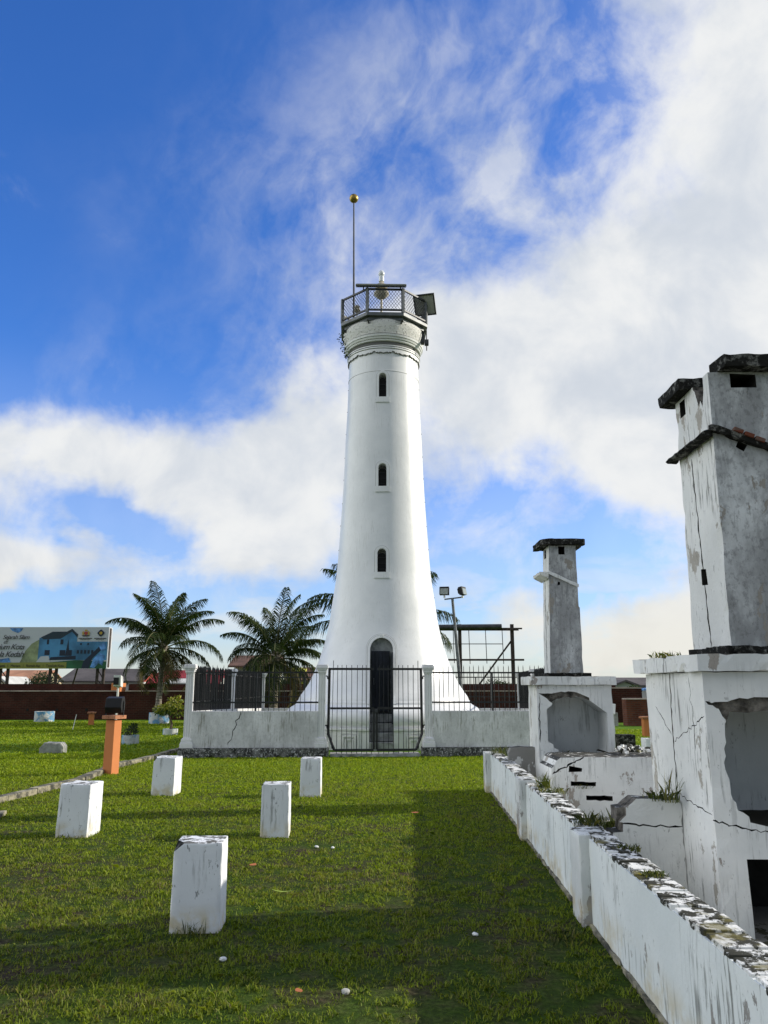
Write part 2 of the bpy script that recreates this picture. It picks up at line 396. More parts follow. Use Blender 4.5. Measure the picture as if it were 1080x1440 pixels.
def f_ground(kk, b):
    p = kk.mul(kk.pos(), (1, 1, 0))
    x, y, z = kk.sep(kk.pos())
    big = kk.noise(p, .5, 6, .6); mid = kk.noise(p, 3.0, 7, .65); fine = kk.noise(p, 30, 6, .7)
    g = kk.mix(kk.step(mid, .35, .65), (.045, .085, .008), (.085, .15, .012))
    g = kk.mix(kk.step(fine, .42, .62), kk.mix(1.0, g, (.55, .55, .6), 'MULTIPLY'), g)
    soil = kk.mix(kk.step(fine, .35, .72), (.022, .018, .010), (.11, .085, .05))  # bare soil, its dark end also painting shadow between tufts
    near = kk.mix(kk.step(kk.m('ADD', kk.m('MULTIPLY', mid, .6), kk.m('MULTIPLY', big, .4)), .42, .62), g, soil)
    c = kk.mix(kk.step(y, 13.0, 20.0), near, kk.mix(kk.step(big, .3, .7), (.075, .15, .010), (.12, .22, .014)))
    c = kk.mix(kk.step(y, 45.0, 60.0), c, (.10, .10, .06))
    kk.put(b.inputs['Base Color'], c)
    kk.put(b.inputs['Normal'], kk.bump(kk.m('ADD', fine, mid), .8, .05))
M['ground'] = mat('lawn soil and turf', rough=.95, spec=.1, build=f_ground)
M['plotfloor'] = mat('stained plot floor', rough=.92, spec=.1, build=weathered((.34, .33, .30), (.20, .195, .18), streak=0, patch=.6, patch_col=(.08, .08, .05), bump=.5))

# ================================================================== mesh helpers
class MB:
    def __init__(s): s.v = []; s.f = []; s.mi = []
    def add(s, vs, fs, mi=0):
        o = len(s.v); s.v += [tuple(q) for q in vs]; s.f += [tuple(i + o for i in q) for q in fs]; s.mi += [mi] * len(fs); return s
    def box(s, c, size, rz=0, rx=0, ry=0, mi=0, taper=1.0):
        m = Matrix.Rotation(rz, 3, 'Z') @ Matrix.Rotation(ry, 3, 'Y') @ Matrix.Rotation(rx, 3, 'X')
        vs = []
        for z in (-.5, .5):
            t = taper if z > 0 else 1
            for x, y in ((-.5, -.5), (.5, -.5), (.5, .5), (-.5, .5)):
                vs.append(Vector(c) + m @ Vector((x * size[0] * t, y * size[1] * t, z * size[2])))
        return s.add(vs, [(3, 2, 1, 0), (4, 5, 6, 7), (0, 1, 5, 4), (1, 2, 6, 5), (2, 3, 7, 6), (3, 0, 4, 7)], mi)
    def bb(s, x0, x1, y0, y1, z0, z1, mi=0):
        return s.box(((x0 + x1) / 2, (y0 + y1) / 2, (z0 + z1) / 2), (x1 - x0, y1 - y0, z1 - z0), mi=mi)
    def tube(s, pts, r, n=8, mi=0, cap=True):
        pts = [Vector(p) for p in pts]; rs = r if isinstance(r, (list, tuple)) else [r] * len(pts)
        rings = []; up = Vector((0, 0, 1))
        for i, p in enumerate(pts):
            t = (pts[min(i + 1, len(pts) - 1)] - pts[max(i - 1, 0)]).normalized()
            a = t.cross(up if abs(t.z) < .95 else Vector((1, 0, 0))).normalized(); b = t.cross(a).normalized()
            rings.append([p + (a * math.cos(2 * math.pi * j / n) + b * math.sin(2 * math.pi * j / n)) * rs[i] for j in range(n)])
        vs = [q for g in rings for q in g]; fs = []
        for i in range(len(pts) - 1):
            for j in range(n):
                a, b = i * n + j, i * n + (j + 1) % n
                fs.append((a, a + n, b + n, b))
        if cap:
            fs.append(tuple(range(n))); fs.append(tuple(reversed(range((len(pts) - 1) * n, len(pts) * n))))
        return s.add(vs, fs, mi)
    def lathe(s, prof, n=32, c=(0, 0, 0), mi=None, cap=True, wob=0):
        vs = []; fs = []; ms = []
        for r, z in prof:
            for j in range(n):
                a = 2 * math.pi * j / n
                vs.append((c[0] + r * math.cos(a), c[1] + r * math.sin(a), c[2] + z))
        o = len(s.v); s.v += vs
        for i in range(len(prof) - 1):
            for j in range(n):
                a, b = i * n + j, i * n + (j + 1) % n
                s.f.append((a + o, b + o, b + n + o, a + n + o)); s.mi.append(mi[i] if mi else 0)
        if cap:
            s.f.append(tuple(o + q for q in reversed(range(n)))); s.mi.append(0)
            s.f.append(tuple(o + (len(prof) - 1) * n + q for q in range(n))); s.mi.append(0)
        return s
    def prism(s, poly, y0, y1, mi=0, axis='y'):
        """polygon in (a,b) swept along an axis: 'y' -> (a,y,b); 'z' -> (a,b,z); 'x' -> (x,a,b)"""
        n = len(poly)
        def P(a, b, t): return (a, t, b) if axis == 'y' else ((a, b, t) if axis == 'z' else (t, a, b))
        vs = [P(a, b, y0) for a, b in poly] + [P(a, b, y1) for a, b in poly]
        fs = [tuple(range(n)), tuple(reversed(range(n, 2 * n)))] + [(i, n + i, n + (i + 1) % n, (i + 1) % n) for i in range(n)]
        return s.add(vs, fs, mi)
    def mesh(s, name, mats, smooth=None, bevel=0, fix=True):
        me = bpy.data.meshes.new(name)
        me.from_pydata(s.v, [], s.f)
        for m in (mats if isinstance(mats, (list, tuple)) else [mats]): me.materials.append(m)
        for p, i in zip(me.polygons, s.mi): p.material_index = i
        if fix or bevel:
            b = bmesh.new(); b.from_mesh(me)
            if fix: bmesh.ops.recalc_face_normals(b, faces=b.faces)
            if bevel:
                ed = [e for e in b.edges if len(e.link_faces) == 2 and e.calc_face_angle(0) > .5]
                bmesh.ops.bevel(b, geom=ed, offset=bevel, segments=2, profile=.6, affect='EDGES', clamp_overlap=True)
            b.to_mesh(me); b.free()
        if smooth is not None:
            for p in me.polygons: p.use_smooth = True
            me.set_sharp_from_angle(angle=R(smooth))
        return me
    def build(s, name, mats, parent=None, smooth=None, bevel=0, loc=None, fix=True):
        o = bpy.data.objects.new(name, s.mesh(name, mats, smooth, bevel, fix))
        COL.objects.link(o)
        if parent is not None: o.parent = parent
        if loc is not None: o.location = loc
        return o

def tag(o, label=None, cat=None, group=None, kind=None):
    if label: o['label'] = label
    if cat: o['category'] = cat
    if group: o['group'] = group
    if kind: o['kind'] = kind
    return o
def thing(name, label, cat, loc=(0, 0, 0), rz=0, group=None):
    o = bpy.data.objects.new(name, None); COL.objects.link(o)
    o.empty_display_size = .2
    o.location = loc; o.rotation_euler = (0, 0, rz)
    return tag(o, label, cat, group)
def rough(me, cut=.09, amp=.006, freq=7.0, seed=0.0, edge=2.2):
    """subdivide a mesh evenly and push its surface about a little, most at the arrises, so that edges look hand-plastered and chipped"""
    b = bmesh.new(); b.from_mesh(me)
    bmesh.ops.triangulate(b, faces=[f for f in b.faces if len(f.verts) > 4])
    for _ in range(7):
        ed = [e for e in b.edges if e.calc_length() > cut]
        if not ed: break
        bmesh.ops.subdivide_edges(b, edges=ed, cuts=1, use_grid_fill=True)
    b.normal_update()
    for v in b.verts:
        sh = max([e.calc_face_angle(0) for e in v.link_edges if len(e.link_faces) == 2] + [0])
        q = v.co * freq + Vector((seed, seed * 1.7, seed * .6))
        n = mnoise.noise(q) + .5 * mnoise.noise(q * 2.3)
        if sh > .6:
            chip = max(0, mnoise.noise(q * 1.6 + Vector((9, 3, 1))) - .15)
            v.co += v.normal * (n * amp - chip * amp * edge * 2.5)
        else: v.co += v.normal * n * amp * .6
    b.to_mesh(me); b.free()
    return me
def boolean(o, cutters, mats):
    """cut the MB solids out of object o; each cutter's faces keep its own material"""
    for mb, mt in zip(cutters, mats):
        c = bpy.data.objects.new("cutter", mb.mesh("cutter", mt)); COL.objects.link(c)
        c.parent = o.parent
        md = o.modifiers.new("cut", 'BOOLEAN'); md.operation = 'DIFFERENCE'; md.object = c; md.solver = 'EXACT'
        md.material_mode = 'TRANSFER'
        bpy.context.view_layer.update()
        dg = bpy.context.evaluated_depsgraph_get()
        me = bpy.data.meshes.new_from_object(o.evaluated_get(dg), preserve_all_data_layers=True, depsgraph=dg)
        o.modifiers.clear()
        def vol(q):
            b_ = bmesh.new(); b_.from_mesh(q); r_ = abs(b_.calc_volume()); b_.free(); return r_
        if vol(me) < .35 * vol(o.data):
            print('cut failed on', o.name); bpy.data.meshes.remove(me); bpy.data.objects.remove(c); continue
        old = o.data; o.data = me; me.name = o.name
        bpy.data.meshes.remove(old)
        bpy.data.objects.remove(c)
    return o
def dup(o, parent=None, loc=None):
    c = o.copy(); COL.objects.link(c)
    if parent is not None: c.parent = parent
    if loc is not None: c.location = loc
    return c
def tri_mesh(name, V, F, tint, material):
    """V (n,3) and F (m,k) numpy arrays, one tint value per face"""
    me = bpy.data.meshes.new(name)
    n, m, kf = len(V), len(F), F.shape[1]
    me.vertices.add(n); me.vertices.foreach_set('co', V.astype(np.float32).ravel())
    me.loops.add(m * kf); me.loops.foreach_set('vertex_index', F.astype(np.int32).ravel())
    me.polygons.add(m); me.polygons.foreach_set('loop_start', (np.arange(m) * kf).astype(np.int32))
    at = me.attributes.new('tint', 'FLOAT', 'FACE'); at.data.foreach_set('value', tint.astype(np.float32))
    me.materials.append(material)
    me.update(calc_edges=True)
    return me
def blades(name, P, h, wd, lean, material, tint=None, parent=None):
    """grass blades: P (n,3) roots, heights, widths, lean 0..1"""
    n = len(P)
    a = rng.uniform(0, 2 * np.pi, n); b = a + rng.uniform(-.9, .9, n) + np.pi / 2
    side = np.stack([np.cos(a), np.sin(a), np.zeros(n)], 1) * (wd / 2)[:, None]
    ln = np.stack([np.cos(b), np.sin(b), np.zeros(n)], 1) * (h * lean)[:, None]
    up = np.zeros((n, 3)); up[:, 2] = h
    mid = P + ln * .35 + up * .6
    tip = P + ln + up * (1 - .35 * lean ** 2)[:, None]
    V = np.stack([P - side, P + side, mid + side * .8, tip, mid - side * .8], 1).reshape(-1, 3)
    F = (np.arange(n) * 5)[:, None] + np.array([[0, 1, 2, 3, 4]])
    me = tri_mesh(name, V, F, rng.uniform(0, 1, n) if tint is None else tint, material)
    o = bpy.data.objects.new(name, me); COL.objects.link(o)
    if parent is not None: o.parent = parent
    return o
def leaves(name, blobs, per, size, material, parent=None, droop=.3, seed=1):
    """leaf-sized kites scattered through ellipsoid clumps [(cx,cy,cz,rx,ry,rz)], denser towards their skins"""
    g = np.random.default_rng(seed); Vs = []; ts = []
    for bl in blobs:
        n = int(per * bl[3] * bl[5] / (size * size) * .30) + 30
        u = g.normal(size=(n, 3)); u /= np.linalg.norm(u, axis=1)[:, None]
        rr = g.uniform(.25, 1, n) ** .5 * (1 + .18 * np.sin(u[:, 0] * 5 + bl[0] * 3) * np.cos(u[:, 2] * 6 + bl[2]))
        c = np.array(bl[:3]) + u * rr[:, None] * np.array(bl[3:])
        d1 = u + g.normal(size=(n, 3)) * .8; d1[:, 2] -= droop; d1 /= np.linalg.norm(d1, axis=1)[:, None]
        d2 = np.cross(d1, g.normal(size=(n, 3))); d2 /= np.linalg.norm(d2, axis=1)[:, None]
        L = size * g.uniform(.6, 1.3, n)
        Vs.append(np.stack([c, c + (d1 * .5 + d2 * .24) * L[:, None], c + d1 * L[:, None], c + (d1 * .5 - d2 * .24) * L[:, None]], 1).reshape(-1, 3))
        ts.append(np.clip(g.uniform(0, .75, n) + .25 * u[:, 2], 0, 1))
    V = np.concatenate(Vs); t = np.concatenate(ts)
    F = (np.arange(len(t)) * 4)[:, None] + np.array([[0, 1, 2, 3]])
    o = bpy.data.objects.new(name, tri_mesh(name, V, F, t, material)); COL.objects.link(o)
    if parent is not None: o.parent = parent
    return o

# ================================================================== the setting
gb = MB()
S = 3000
gb.add([(-S, -60, 0), (S, -60, 0), (S, S, 0), (-S, S, 0)], [(0, 1, 2, 3)])
ground = gb.build('ground', M['ground']); tag(ground, kind='structure')
pf = MB(); pf.add([(1.50, 1.6, .006), (7.5, 1.6, .006), (7.5, 12.75, .006), (1.66, 12.75, .006)], [(0, 1, 2, 3)])
tag(pf.build('plot_floor', M['plotfloor']), kind='structure')

# kerb along the left edge of the lawn
kp = [(-5.75, 8.2), (-5.42, 10.4), (-5.25, 11.6), (-5.0, 13.8), (-5.18, 16.1), (-5.0, 18.6), (-4.95, 24.0)]
km = MB()
for (x0, y0), (x1, y1) in zip(kp[:-1], kp[1:]):
    L = math.hypot(x1 - x0, y1 - y0); n = max(1, int(L / .6)); a = math.atan2(y1 - y0, x1 - x0)
    for i in range(n):
        t = (i + .5) / n
        km.box((x0 + (x1 - x0) * t, y0 + (y1 - y0) * t, .025 + random.uniform(-.012, .012)), (L / n - .012, .15, .13), rz=a + random.uniform(-.02, .02))
tag(km.build('kerb', M['kerb'], bevel=.012), kind='structure')
sl = MB().box((0, 0, .02), (.75, .55, .06)); so = sl.build('concrete_slab', M['kerb'], bevel=.01, loc=(-4.98, 10.1, 0))
so.rotation_euler.z = R(12)
tag(so, 'small flat weathered concrete slab in the grass beside the kerb', 'slab')

# ---- lawn blades (could not be counted)
def lawn():
    def field(n, y0, y1, dens_pow, xlim):
        Y = rng.uniform(0, 1, n)
        e = 2 - dens_pow
        Y = (y0 ** e + Y * (y1 ** e - y0 ** e)) ** (1 / e)
        half = .52 * Y + 1.2
        X = rng.uniform(-1, 1, n) * half
        return X, Y
    X, Y = field(560000, 3.0, 19.5, 1.25, None)
    wall = 1.335 + (Y - 4.17) * .0336
    fence = ~((Y > 18.3 + (X + 4.5) * .05) & (X > -4.8))
    ok = ((X < wall - .01) | (Y > 12.9)) & fence & (X > -13)
    ok &= ~((np.abs(X + 4.98) < .36) & (np.abs(Y - 10.1) < .27))
    X, Y = X[ok], Y[ok]
    # patchiness: thin and bare spots near the camera, long tufts
    cl = np.zeros(len(X)); pn = np.zeros(len(X))
    for i in range(len(X)):
        p = (X[i], Y[i], 0.0)
        pn[i] = mnoise.noise((X[i] * .8, Y[i] * .8, 3.3)) * .6 + mnoise.noise((X[i] * 2.7, Y[i] * 2.7, 1.1)) * .6
        cl[i] = mnoise.noise((X[i] * 9, Y[i] * 9, 7.7)) * .7 + mnoise.noise((X[i] * 21, Y[i] * 21, 2.2)) * .4
    thin = np.clip((11 - Y) / 6, 0, 1)
    bare = np.exp(-(((X + .62) / .35) ** 2 + ((Y - 8.3) / .35) ** 2)) + 1.3 * np.exp(-(((X - .10) / .09) ** 2 + ((Y - 6.3) / .22) ** 2))
    keep = rng.uniform(0, 1, len(X)) < np.clip(.86 + pn * 1.5 * thin + cl * 2.8 * thin - .16 * thin - bare * .9, .03, 1)
    X, Y, pn, cl = X[keep], Y[keep], pn[keep], cl[keep]
    n = len(X)
    h = (.020 + .010 * pn + .026 * cl) * rng.uniform(.6, 1.5, n)
    tall = rng.uniform(0, 1, n) < .01
    h = np.clip(h, .007, .055); h[tall] *= 1.7
    P = np.stack([X, Y, np.full(n, -.002)], 1)
    wd = np.clip(.0035 + .00055 * (Y - 4), .0035, .014) * rng.uniform(.7, 1.4, n)
    h *= 1 + np.clip((Y - 9) * .05, 0, .5)
    o = blades('grass', P, h, wd, rng.uniform(.2, 1.25, n), M['grass'])
    tag(o, kind='stuff')
    # the further lawn beyond the kerb: coarser tufts
    n = 90000
    Y = rng.uniform(14, 37.0, n); X = -rng.uniform(4.9, 22, n)
    P = np.stack([X, Y, np.full(n, -.002)], 1)
    o = blades('grass', P, rng.uniform(.03, .07, n), .012 + .0012 * (Y - 14) * rng.uniform(.7, 1.3, n), rng.uniform(.3, 1.2, n), M['grass'])
    tag(o, kind='stuff')
    n = 30000
    Y = rng.uniform(13.0, 30.0, n); X = rng.uniform(4.6, 12, n)
    P = np.stack([X, Y, np.full(n, -.002)], 1)
    o = blades('grass', P, rng.uniform(.03, .07, n), .014 + .001 * (Y - 12) * rng.uniform(.7, 1.3, n), rng.uniform(.3, 1.2, n), M['grass'])
    tag(o, kind='stuff')
lawn()

# ================================================================== lighthouse
TX, TY = -.01, 23.0
lh = thing('lighthouse', 'tall white flared lighthouse tower with railed gallery behind the iron gate', 'lighthouse', (TX, TY, 0))
PR = [(2.66, .52), (2.72, .60), (2.76, .72), (2.74, .86), (2.66, .97), (2.52, 1.05), (2.47, 1.09), (2.46, 1.15), (2.42, 1.17), (2.34, 1.28), (2.10, 1.63), (1.86, 2.18), (1.68, 2.73), (1.56, 3.28), (1.48, 3.85), (1.37, 4.64), (1.27, 6.0), (1.19, 7.39), (1.145, 8.65), (1.10, 9.6), (1.07, 10.6), (1.06, 11.24), (1.08, 11.5)]
PR = [(r * (.985 if z < 1.2 else 1), z) for r, z in PR]
def tower_r(z):
    for (r0, z0), (r1, z1) in zip(PR[:-1], PR[1:]):
        if z0 <= z <= z1: return r0 + (r1 - r0) * (z - z0) / (z1 - z0)
    return PR[-1][0]
# smooth the shaft part with Catmull-Rom
def smooth_prof():
    zs = [p[1] for p in PR]; rs = [p[0] for p in PR]
    res = list(PR[:9])
    for i in range(8, len(PR) - 1):
        p0, p1, p2, p3 = PR[max(i - 1, 8)], PR[i], PR[i + 1], PR[min(i + 2, len(PR) - 1)]
        nseg = max(2, int((p2[1] - p1[1]) / .13))
        for j in range(1, nseg + 1):
            t = j / nseg
            h00, h10, h01, h11 = 2*t**3-3*t**2+1, t**3-2*t**2+t, -2*t**3+3*t**2, t**3-t**2
            dz = p2[1] - p1[1]
            m1 = (p2[0] - p0[0]) / max(.01, p2[1] - p0[1]) * dz; m2 = (p3[0] - p1[0]) / max(.01, p3[1] - p1[1]) * dz
            res.append((h00 * p1[0] + h10 * m1 + h01 * p2[0] + h11 * m2, p1[1] + dz * t))
    return res
SP = smooth_prof()
def rz(z):
    for (r0, z0), (r1, z1) in zip(SP[:-1], SP[1:]):
        if z0 <= z <= z1 and z1 > z0: return r0 + (r1 - r0) * (z - z0) / (z1 - z0)
    return SP[-1][0] if z > 5 else SP[0][0]
body = MB().lathe(SP, 112).build('shaft', M['tower'], lh, smooth=38)
def arch(xc, w, z0, z1, n=10):
    r = w / 2; zs = z1 - r
    return [(xc - r, z0), (xc + r, z0)] + [(xc + r * math.cos(math.pi * i / n), zs + r * math.sin(math.pi * i / n)) for i in range(n + 1)]
WINS = [(-.05, .24, 4.60, 5.26), (-.035, .23, 7.06, 7.73), (-.03, .215, 9.76, 10.50)]
cut = []; cm = []
for xc, wd, z0, z1 in WINS:
    cut.append(MB().prism(arch(xc, wd, z0, z1), -rz((z0 + z1) / 2) - .3, -rz((z0 + z1) / 2) + .42)); cm.append(M['tower_trim'])
DX = -.055
cut.append(MB().prism(arch(DX, .60, -.5, 2.80, 16), -3.2, -1.40)); cm.append(M['tower_trim'])
boolean(body, cut, cm)
for p in body.data.polygons: p.use_smooth = True
body.data.set_sharp_from_angle(angle=R(35))
def surf_frame(inner, outer, proud, closed_bottom=None):
    """a raised moulding that follows the tower's curve: band between two polylines given in (x, z)"""
    mb = MB(); n = len(inner); vs = []
    for (x, z) in inner: vs.append((x, -math.sqrt(max(.01, (rz(z) + proud) ** 2 - x * x)), z))
    for (x, z) in outer: vs.append((x, -math.sqrt(max(.01, (rz(z) + proud) ** 2 - x * x)), z))
    for (x, z) in inner: vs.append((x, -math.sqrt(max(.01, (rz(z) - .03) ** 2 - x * x)), z))
    for (x, z) in outer: vs.append((x, -math.sqrt(max(.01, (rz(z) - .03) ** 2 - x * x)), z))
    fs = []
    for i in range(n - 1):
        fs += [(i, i + 1, n + i + 1, n + i), (n + i, n + i + 1, 3 * n + i + 1, 3 * n + i), (i, 2 * n + i, 2 * n + i + 1, i + 1)]
    fs += [(0, n, 3 * n, 2 * n), (n - 1, 3 * n - 1, 4 * n - 1, 2 * n - 1)]
    mb.add(vs, fs)
    return mb
def archline(xc, w, z0, z1, n=12, sub=8):
    r = w / 2; zs = z1 - r
    L = [(xc + r, z0 + (zs - z0) * i / sub) for i in range(sub)]
    L += [(xc + r * math.cos(math.pi * i / n), zs + r * math.sin(math.pi * i / n)) for i in range(n + 1)]
    L += [(xc - r, zs + (z0 - zs) * i / sub) for i in range(1, sub + 1)]
    return L
M['shadow_line'] = mat('painted shadow line', (.36, .37, .37), .9)  # grey tone standing in for the mouldings' thin shadow lines
for i, (xc, wd, z0, z1) in enumerate(WINS):
    fr = surf_frame(archline(xc, wd + .005, z0 - .10, z1 + .003), archline(xc, wd + .15, z0 - .10, z1 + .075), .022)
    wr = fr.build('window', M['tower_trim'], lh, smooth=40)
    zz = z0 - .10
    surf_frame(archline(xc, wd + .148, z0 - .10, z1 + .074), archline(xc, wd + .17, z0 - .10, z1 + .085), .006).build('shadow_line', M['shadow_line'], wr, smooth=40)
    surf_frame([(xc + (wd + .2) * (.5 - q / 6), z0 - .074) for q in range(7)], [(xc + (wd + .2) * (.5 - q / 6), z0 - .090) for q in range(7)], .008).build('shadow_line', M['shadow_line'], wr, smooth=40)
    si = MB()
    pts_in = [(xc - (wd / 2 + .095) + (wd + .19) * q / 6, z0 - .005) for q in range(7)]
    pts_out = [(x, zz - .07) for x, z in pts_in]
    surf_frame(pts_in[::-1], pts_out[::-1], .034).build('sill', M['tower_trim'], wr, smooth=40)
    yb = -rz((z0 + z1) / 2) + .16
    pn = MB().prism(arch(xc, wd - .005, z0 - .01, z1 - .10), yb, yb + .05)
    pn.build('pane', M['dark_in'], wr)
    for j in range(3): MB().bb(xc - wd / 2, xc + wd / 2, yb - .02, yb - .004, z0 + .1 + j * .16, z0 + .112 + j * .16).build('bar', M['iron'], wr)
# doorway: moulding, recessed door, steps
dm = surf_frame(archline(DX, .605, 1.12, 2.805, 18, 12), archline(DX, .73, 1.12, 2.87, 18, 12), .035)
dmo = dm.build('doorway_moulding', M['tower_trim'], lh, smooth=40)
surf_frame(archline(DX, .75, 1.14, 2.88, 18, 12), archline(DX, .80, 1.14, 2.905, 18, 12), .018).build('outer_bead', M['tower_trim'], dmo, smooth=40)
surf_frame(archline(DX, .728, 1.12, 2.869, 18, 12), archline(DX, .752, 1.12, 2.881, 18, 12), .010).build('shadow_line', M['shadow_line'], dmo, smooth=40)
surf_frame(archline(DX, .80, 1.14, 2.905, 18, 12), archline(DX, .815, 1.14, 2.913, 18, 12), .005).build('shadow_line', M['shadow_line'], dmo, smooth=40)
ks = MB().prism([(DX - .04, 2.82), (DX + .04, 2.82), (DX + .05, 2.895), (DX - .05, 2.895)], -rz(2.85) - .048, -rz(2.85) + .1)
ks.build('keystone', M['tower_trim'], dmo, bevel=.008)
dr = MB().bb(DX - .265, DX + .215, -1.62, -1.55, .88, 2.46)
for j in range(5): dr.bb(DX - .255 + j * .094, DX - .255 + j * .094 + .085, -1.64, -1.615, .90, 2.44)
dro = dr.build('door', M['door'], lh, bevel=.004)
MB().tube([(DX - .20, -1.66, 1.6), (DX - .20, -1.70, 1.6), (DX - .20, -1.70, 1.75), (DX - .20, -1.66, 1.75)], .012, 6).build('handle', M['grey_metal'], dro)
MB().bb(DX - .298, DX + .298, -1.52, -1.44, .5, 2.78).build('tympanum', M['step'], lh)
jl = MB().bb(DX + .262, DX + .296, -2.35, -1.60, .62, 2.40); jl.build('door_leaf', M['door'], lh, bevel=.004)
st = MB()
for j in range(4): st.bb(DX - .297, DX + .297, -2.74 + j * .27, -1.45, .0 + j * .215 + .002 * j, .215 + j * .215 - .012)
st.build('steps', M['step'], lh, bevel=.012)
# panelled base drum
drum = MB().lathe([(2.68, -.02), (2.68, .47), (2.72, .48), (2.72, .525), (2.60, .53)], 96, cap=False)
dob = drum.build('base_drum', M['tower_trim'], lh, smooth=35)
boolean(dob, [MB().prism([(DX - .3, -.5), (DX + .3, -.5), (DX + .3, .9), (DX - .3, .9)], -3.2, -2.0)], [M['tower_trim']])
for p in dob.data.polygons: p.use_smooth = True
dob.data.set_sharp_from_angle(angle=R(35))
def panel(ang, wdt=.50):
    mb = MB(); r = 2.685
    def strip(a0, a1, z0, z1, pr):
        n = 5; vs = []; fs = []
        for rr in (r - .02, r + pr):
            for z in (z0, z1):
                for q in range(n + 1):
                    a = a0 + (a1 - a0) * q / n
                    vs.append((rr * math.sin(a), -rr * math.cos(a), z))
        m_ = n + 1
        for q in range(n):
            fs += [(2*m_+q, 2*m_+q+1, 3*m_+q+1, 3*m_+q), (q, q+1, 2*m_+q+1, 2*m_+q), (m_+q, 3*m_+q, 3*m_+q+1, m_+q+1)]
        fs += [(0, 2*m_, 3*m_, m_), (n, m_+n, 3*m_+n, 2*m_+n)]
        mb.add(vs, fs)
    h = wdt / 2 / r
    for s_, z0, z1, pr in ((1.0, .04, .44, .022), (.72, .04, .36, .040), (.46, .04, .28, .028)):
        t = .045 / r
        strip(ang - h * s_, ang - h * s_ + t, z0, z1, pr); strip(ang + h * s_ - t, ang + h * s_, z0, z1, pr)
        strip(ang - h * s_ + t, ang + h * s_ - t, z1 - .04, z1, pr)
    return mb
for q in range(-6, 7):
    a = DX / 2.7 + (q * .30 + (.10 if q >= 0 else -.10) * 0)
    if q == 0: continue
    panel(a).build('base_panel', M['tower_trim'], lh, smooth=40)
# small studs up both flanks
for a in (-82, 80):
    for z in np.arange(2.6, 10.4, .70):
        ra = R(a); r_ = rz(z)
        sb = MB().box((r_ * math.sin(ra), -r_ * math.cos(ra), z + random.uniform(-.03, .03)), (.022, .022, .02), rz=-ra)
        sb.build('wall_stud', M['grey_dark'], lh)
# cornice: mouldings and rough band
cp_ = [(1.07, 10.57), (1.078, 10.575), (1.078, 10.60), (1.07, 10.605)]
MB().lathe(cp_, 96, cap=False, mi=[1, 0, 0]).build('string_course', [M['tower_trim'], M['dirt_shade_line']], lh, smooth=40)
sc = MB(); n = 240; vs = []; fs = []
for i in range(n):
    a = 2 * math.pi * i / n
    ph = (i % 20) / 20
    zl = 11.13 + .035 * abs(math.sin(ph * math.pi * 2)) + (.06 if abs(ph - .5) < .08 else 0) - (.03 if .2 < ph < .3 or .7 < ph < .8 else 0)
    for rr, z in ((1.055, 11.26), (1.100, 11.26), (1.100, zl), (1.100, zl - .018), (1.055, zl - .018)): vs.append((rr * math.sin(a), -rr * math.cos(a), z))
for i in range(n):
    j = (i + 1) % n
    for q in range(4): fs.append((i * 5 + q, j * 5 + q, j * 5 + q + 1, i * 5 + q + 1))
sc.add(vs, fs); sc.mi = [1 if (q % 4) >= 2 else 0 for q in range(len(fs))]  # dark lower edge: dirt, with the band's shade painted in
sc.build('scalloped_band', [M['tower_trim'], M['dirt_shade_line']], lh, smooth=40)
cpr = [(1.06, 11.27), (1.10, 11.275), (1.115, 11.285), (1.115, 11.32), (1.10, 11.325), (1.085, 11.335), (1.12, 11.34), (1.12, 11.37), (1.08, 11.38), (1.085, 11.50),
       (1.13, 11.505), (1.145, 11.545), (1.125, 11.55), (1.125, 11.56), (1.165, 11.565), (1.185, 11.61), (1.155, 11.615), (1.155, 11.625), (1.20, 11.63), (1.215, 11.69), (1.185, 11.70), (1.19, 11.72),
       (1.205, 11.78), (1.235, 11.9), (1.25, 12.02), (1.24, 12.12), (1.17, 12.20)]
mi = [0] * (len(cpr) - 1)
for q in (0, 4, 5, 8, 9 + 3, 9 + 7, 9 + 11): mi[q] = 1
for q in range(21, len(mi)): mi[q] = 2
MB().lathe(cpr, 96, mi=mi).build('cornice', [M['tower_trim'], M['dirt_shade_line'], M['cornice_rough']], lh, smooth=40)
# gallery: octagonal deck, railing, mesh
GA = R(2.0)
def octo(Rr, z): return [(Rr * math.sin(GA + R(22.5 + 45 * i)), -Rr * math.cos(GA + R(22.5 + 45 * i)), z) for i in range(8)]
gd = MB()
for Rr, z0, z1 in ((1.30, 12.10, 12.205), (1.42, 12.21, 12.315)):
    a, b = octo(Rr, z0), octo(Rr, z1)
    gd.add(a + b, [tuple(range(8)), tuple(range(15, 7, -1))] + [(i, (i + 1) % 8, 8 + (i + 1) % 8, 8 + i) for i in range(8)])
deck = gd.build('gallery_deck', M['grey_metal'], lh, bevel=.008)
for i in range(8):
    bk = MB()
    p = Vector(octo(1.36, 12.1)[i]); q = Vector(octo(1.10, 11.95)[i])
    bk.tube([p, q], .03, 6)
    bk.build('bracket', M['grey_dark'], deck)
ro = octo(1.38, 0)
rail_root = MB()
lower_rail = MB()
for z, t, rail_mb in ((13.06, .055, rail_root), (12.40, .05, lower_rail)):
    for i in range(8):
        p, q = Vector(ro[i]), Vector(ro[(i + 1) % 8]); m_ = (p + q) / 2
        L = (q - p).length
        rail_mb.box((m_.x, m_.y, z), (L - .07, .05, t), rz=math.atan2(q.y - p.y, q.x - p.x))
rail = rail_root.build('railing', M['grey_dark'], lh, bevel=.004)
lower_rail.build('lower_rail', M['grey_dark'], rail, bevel=.004)
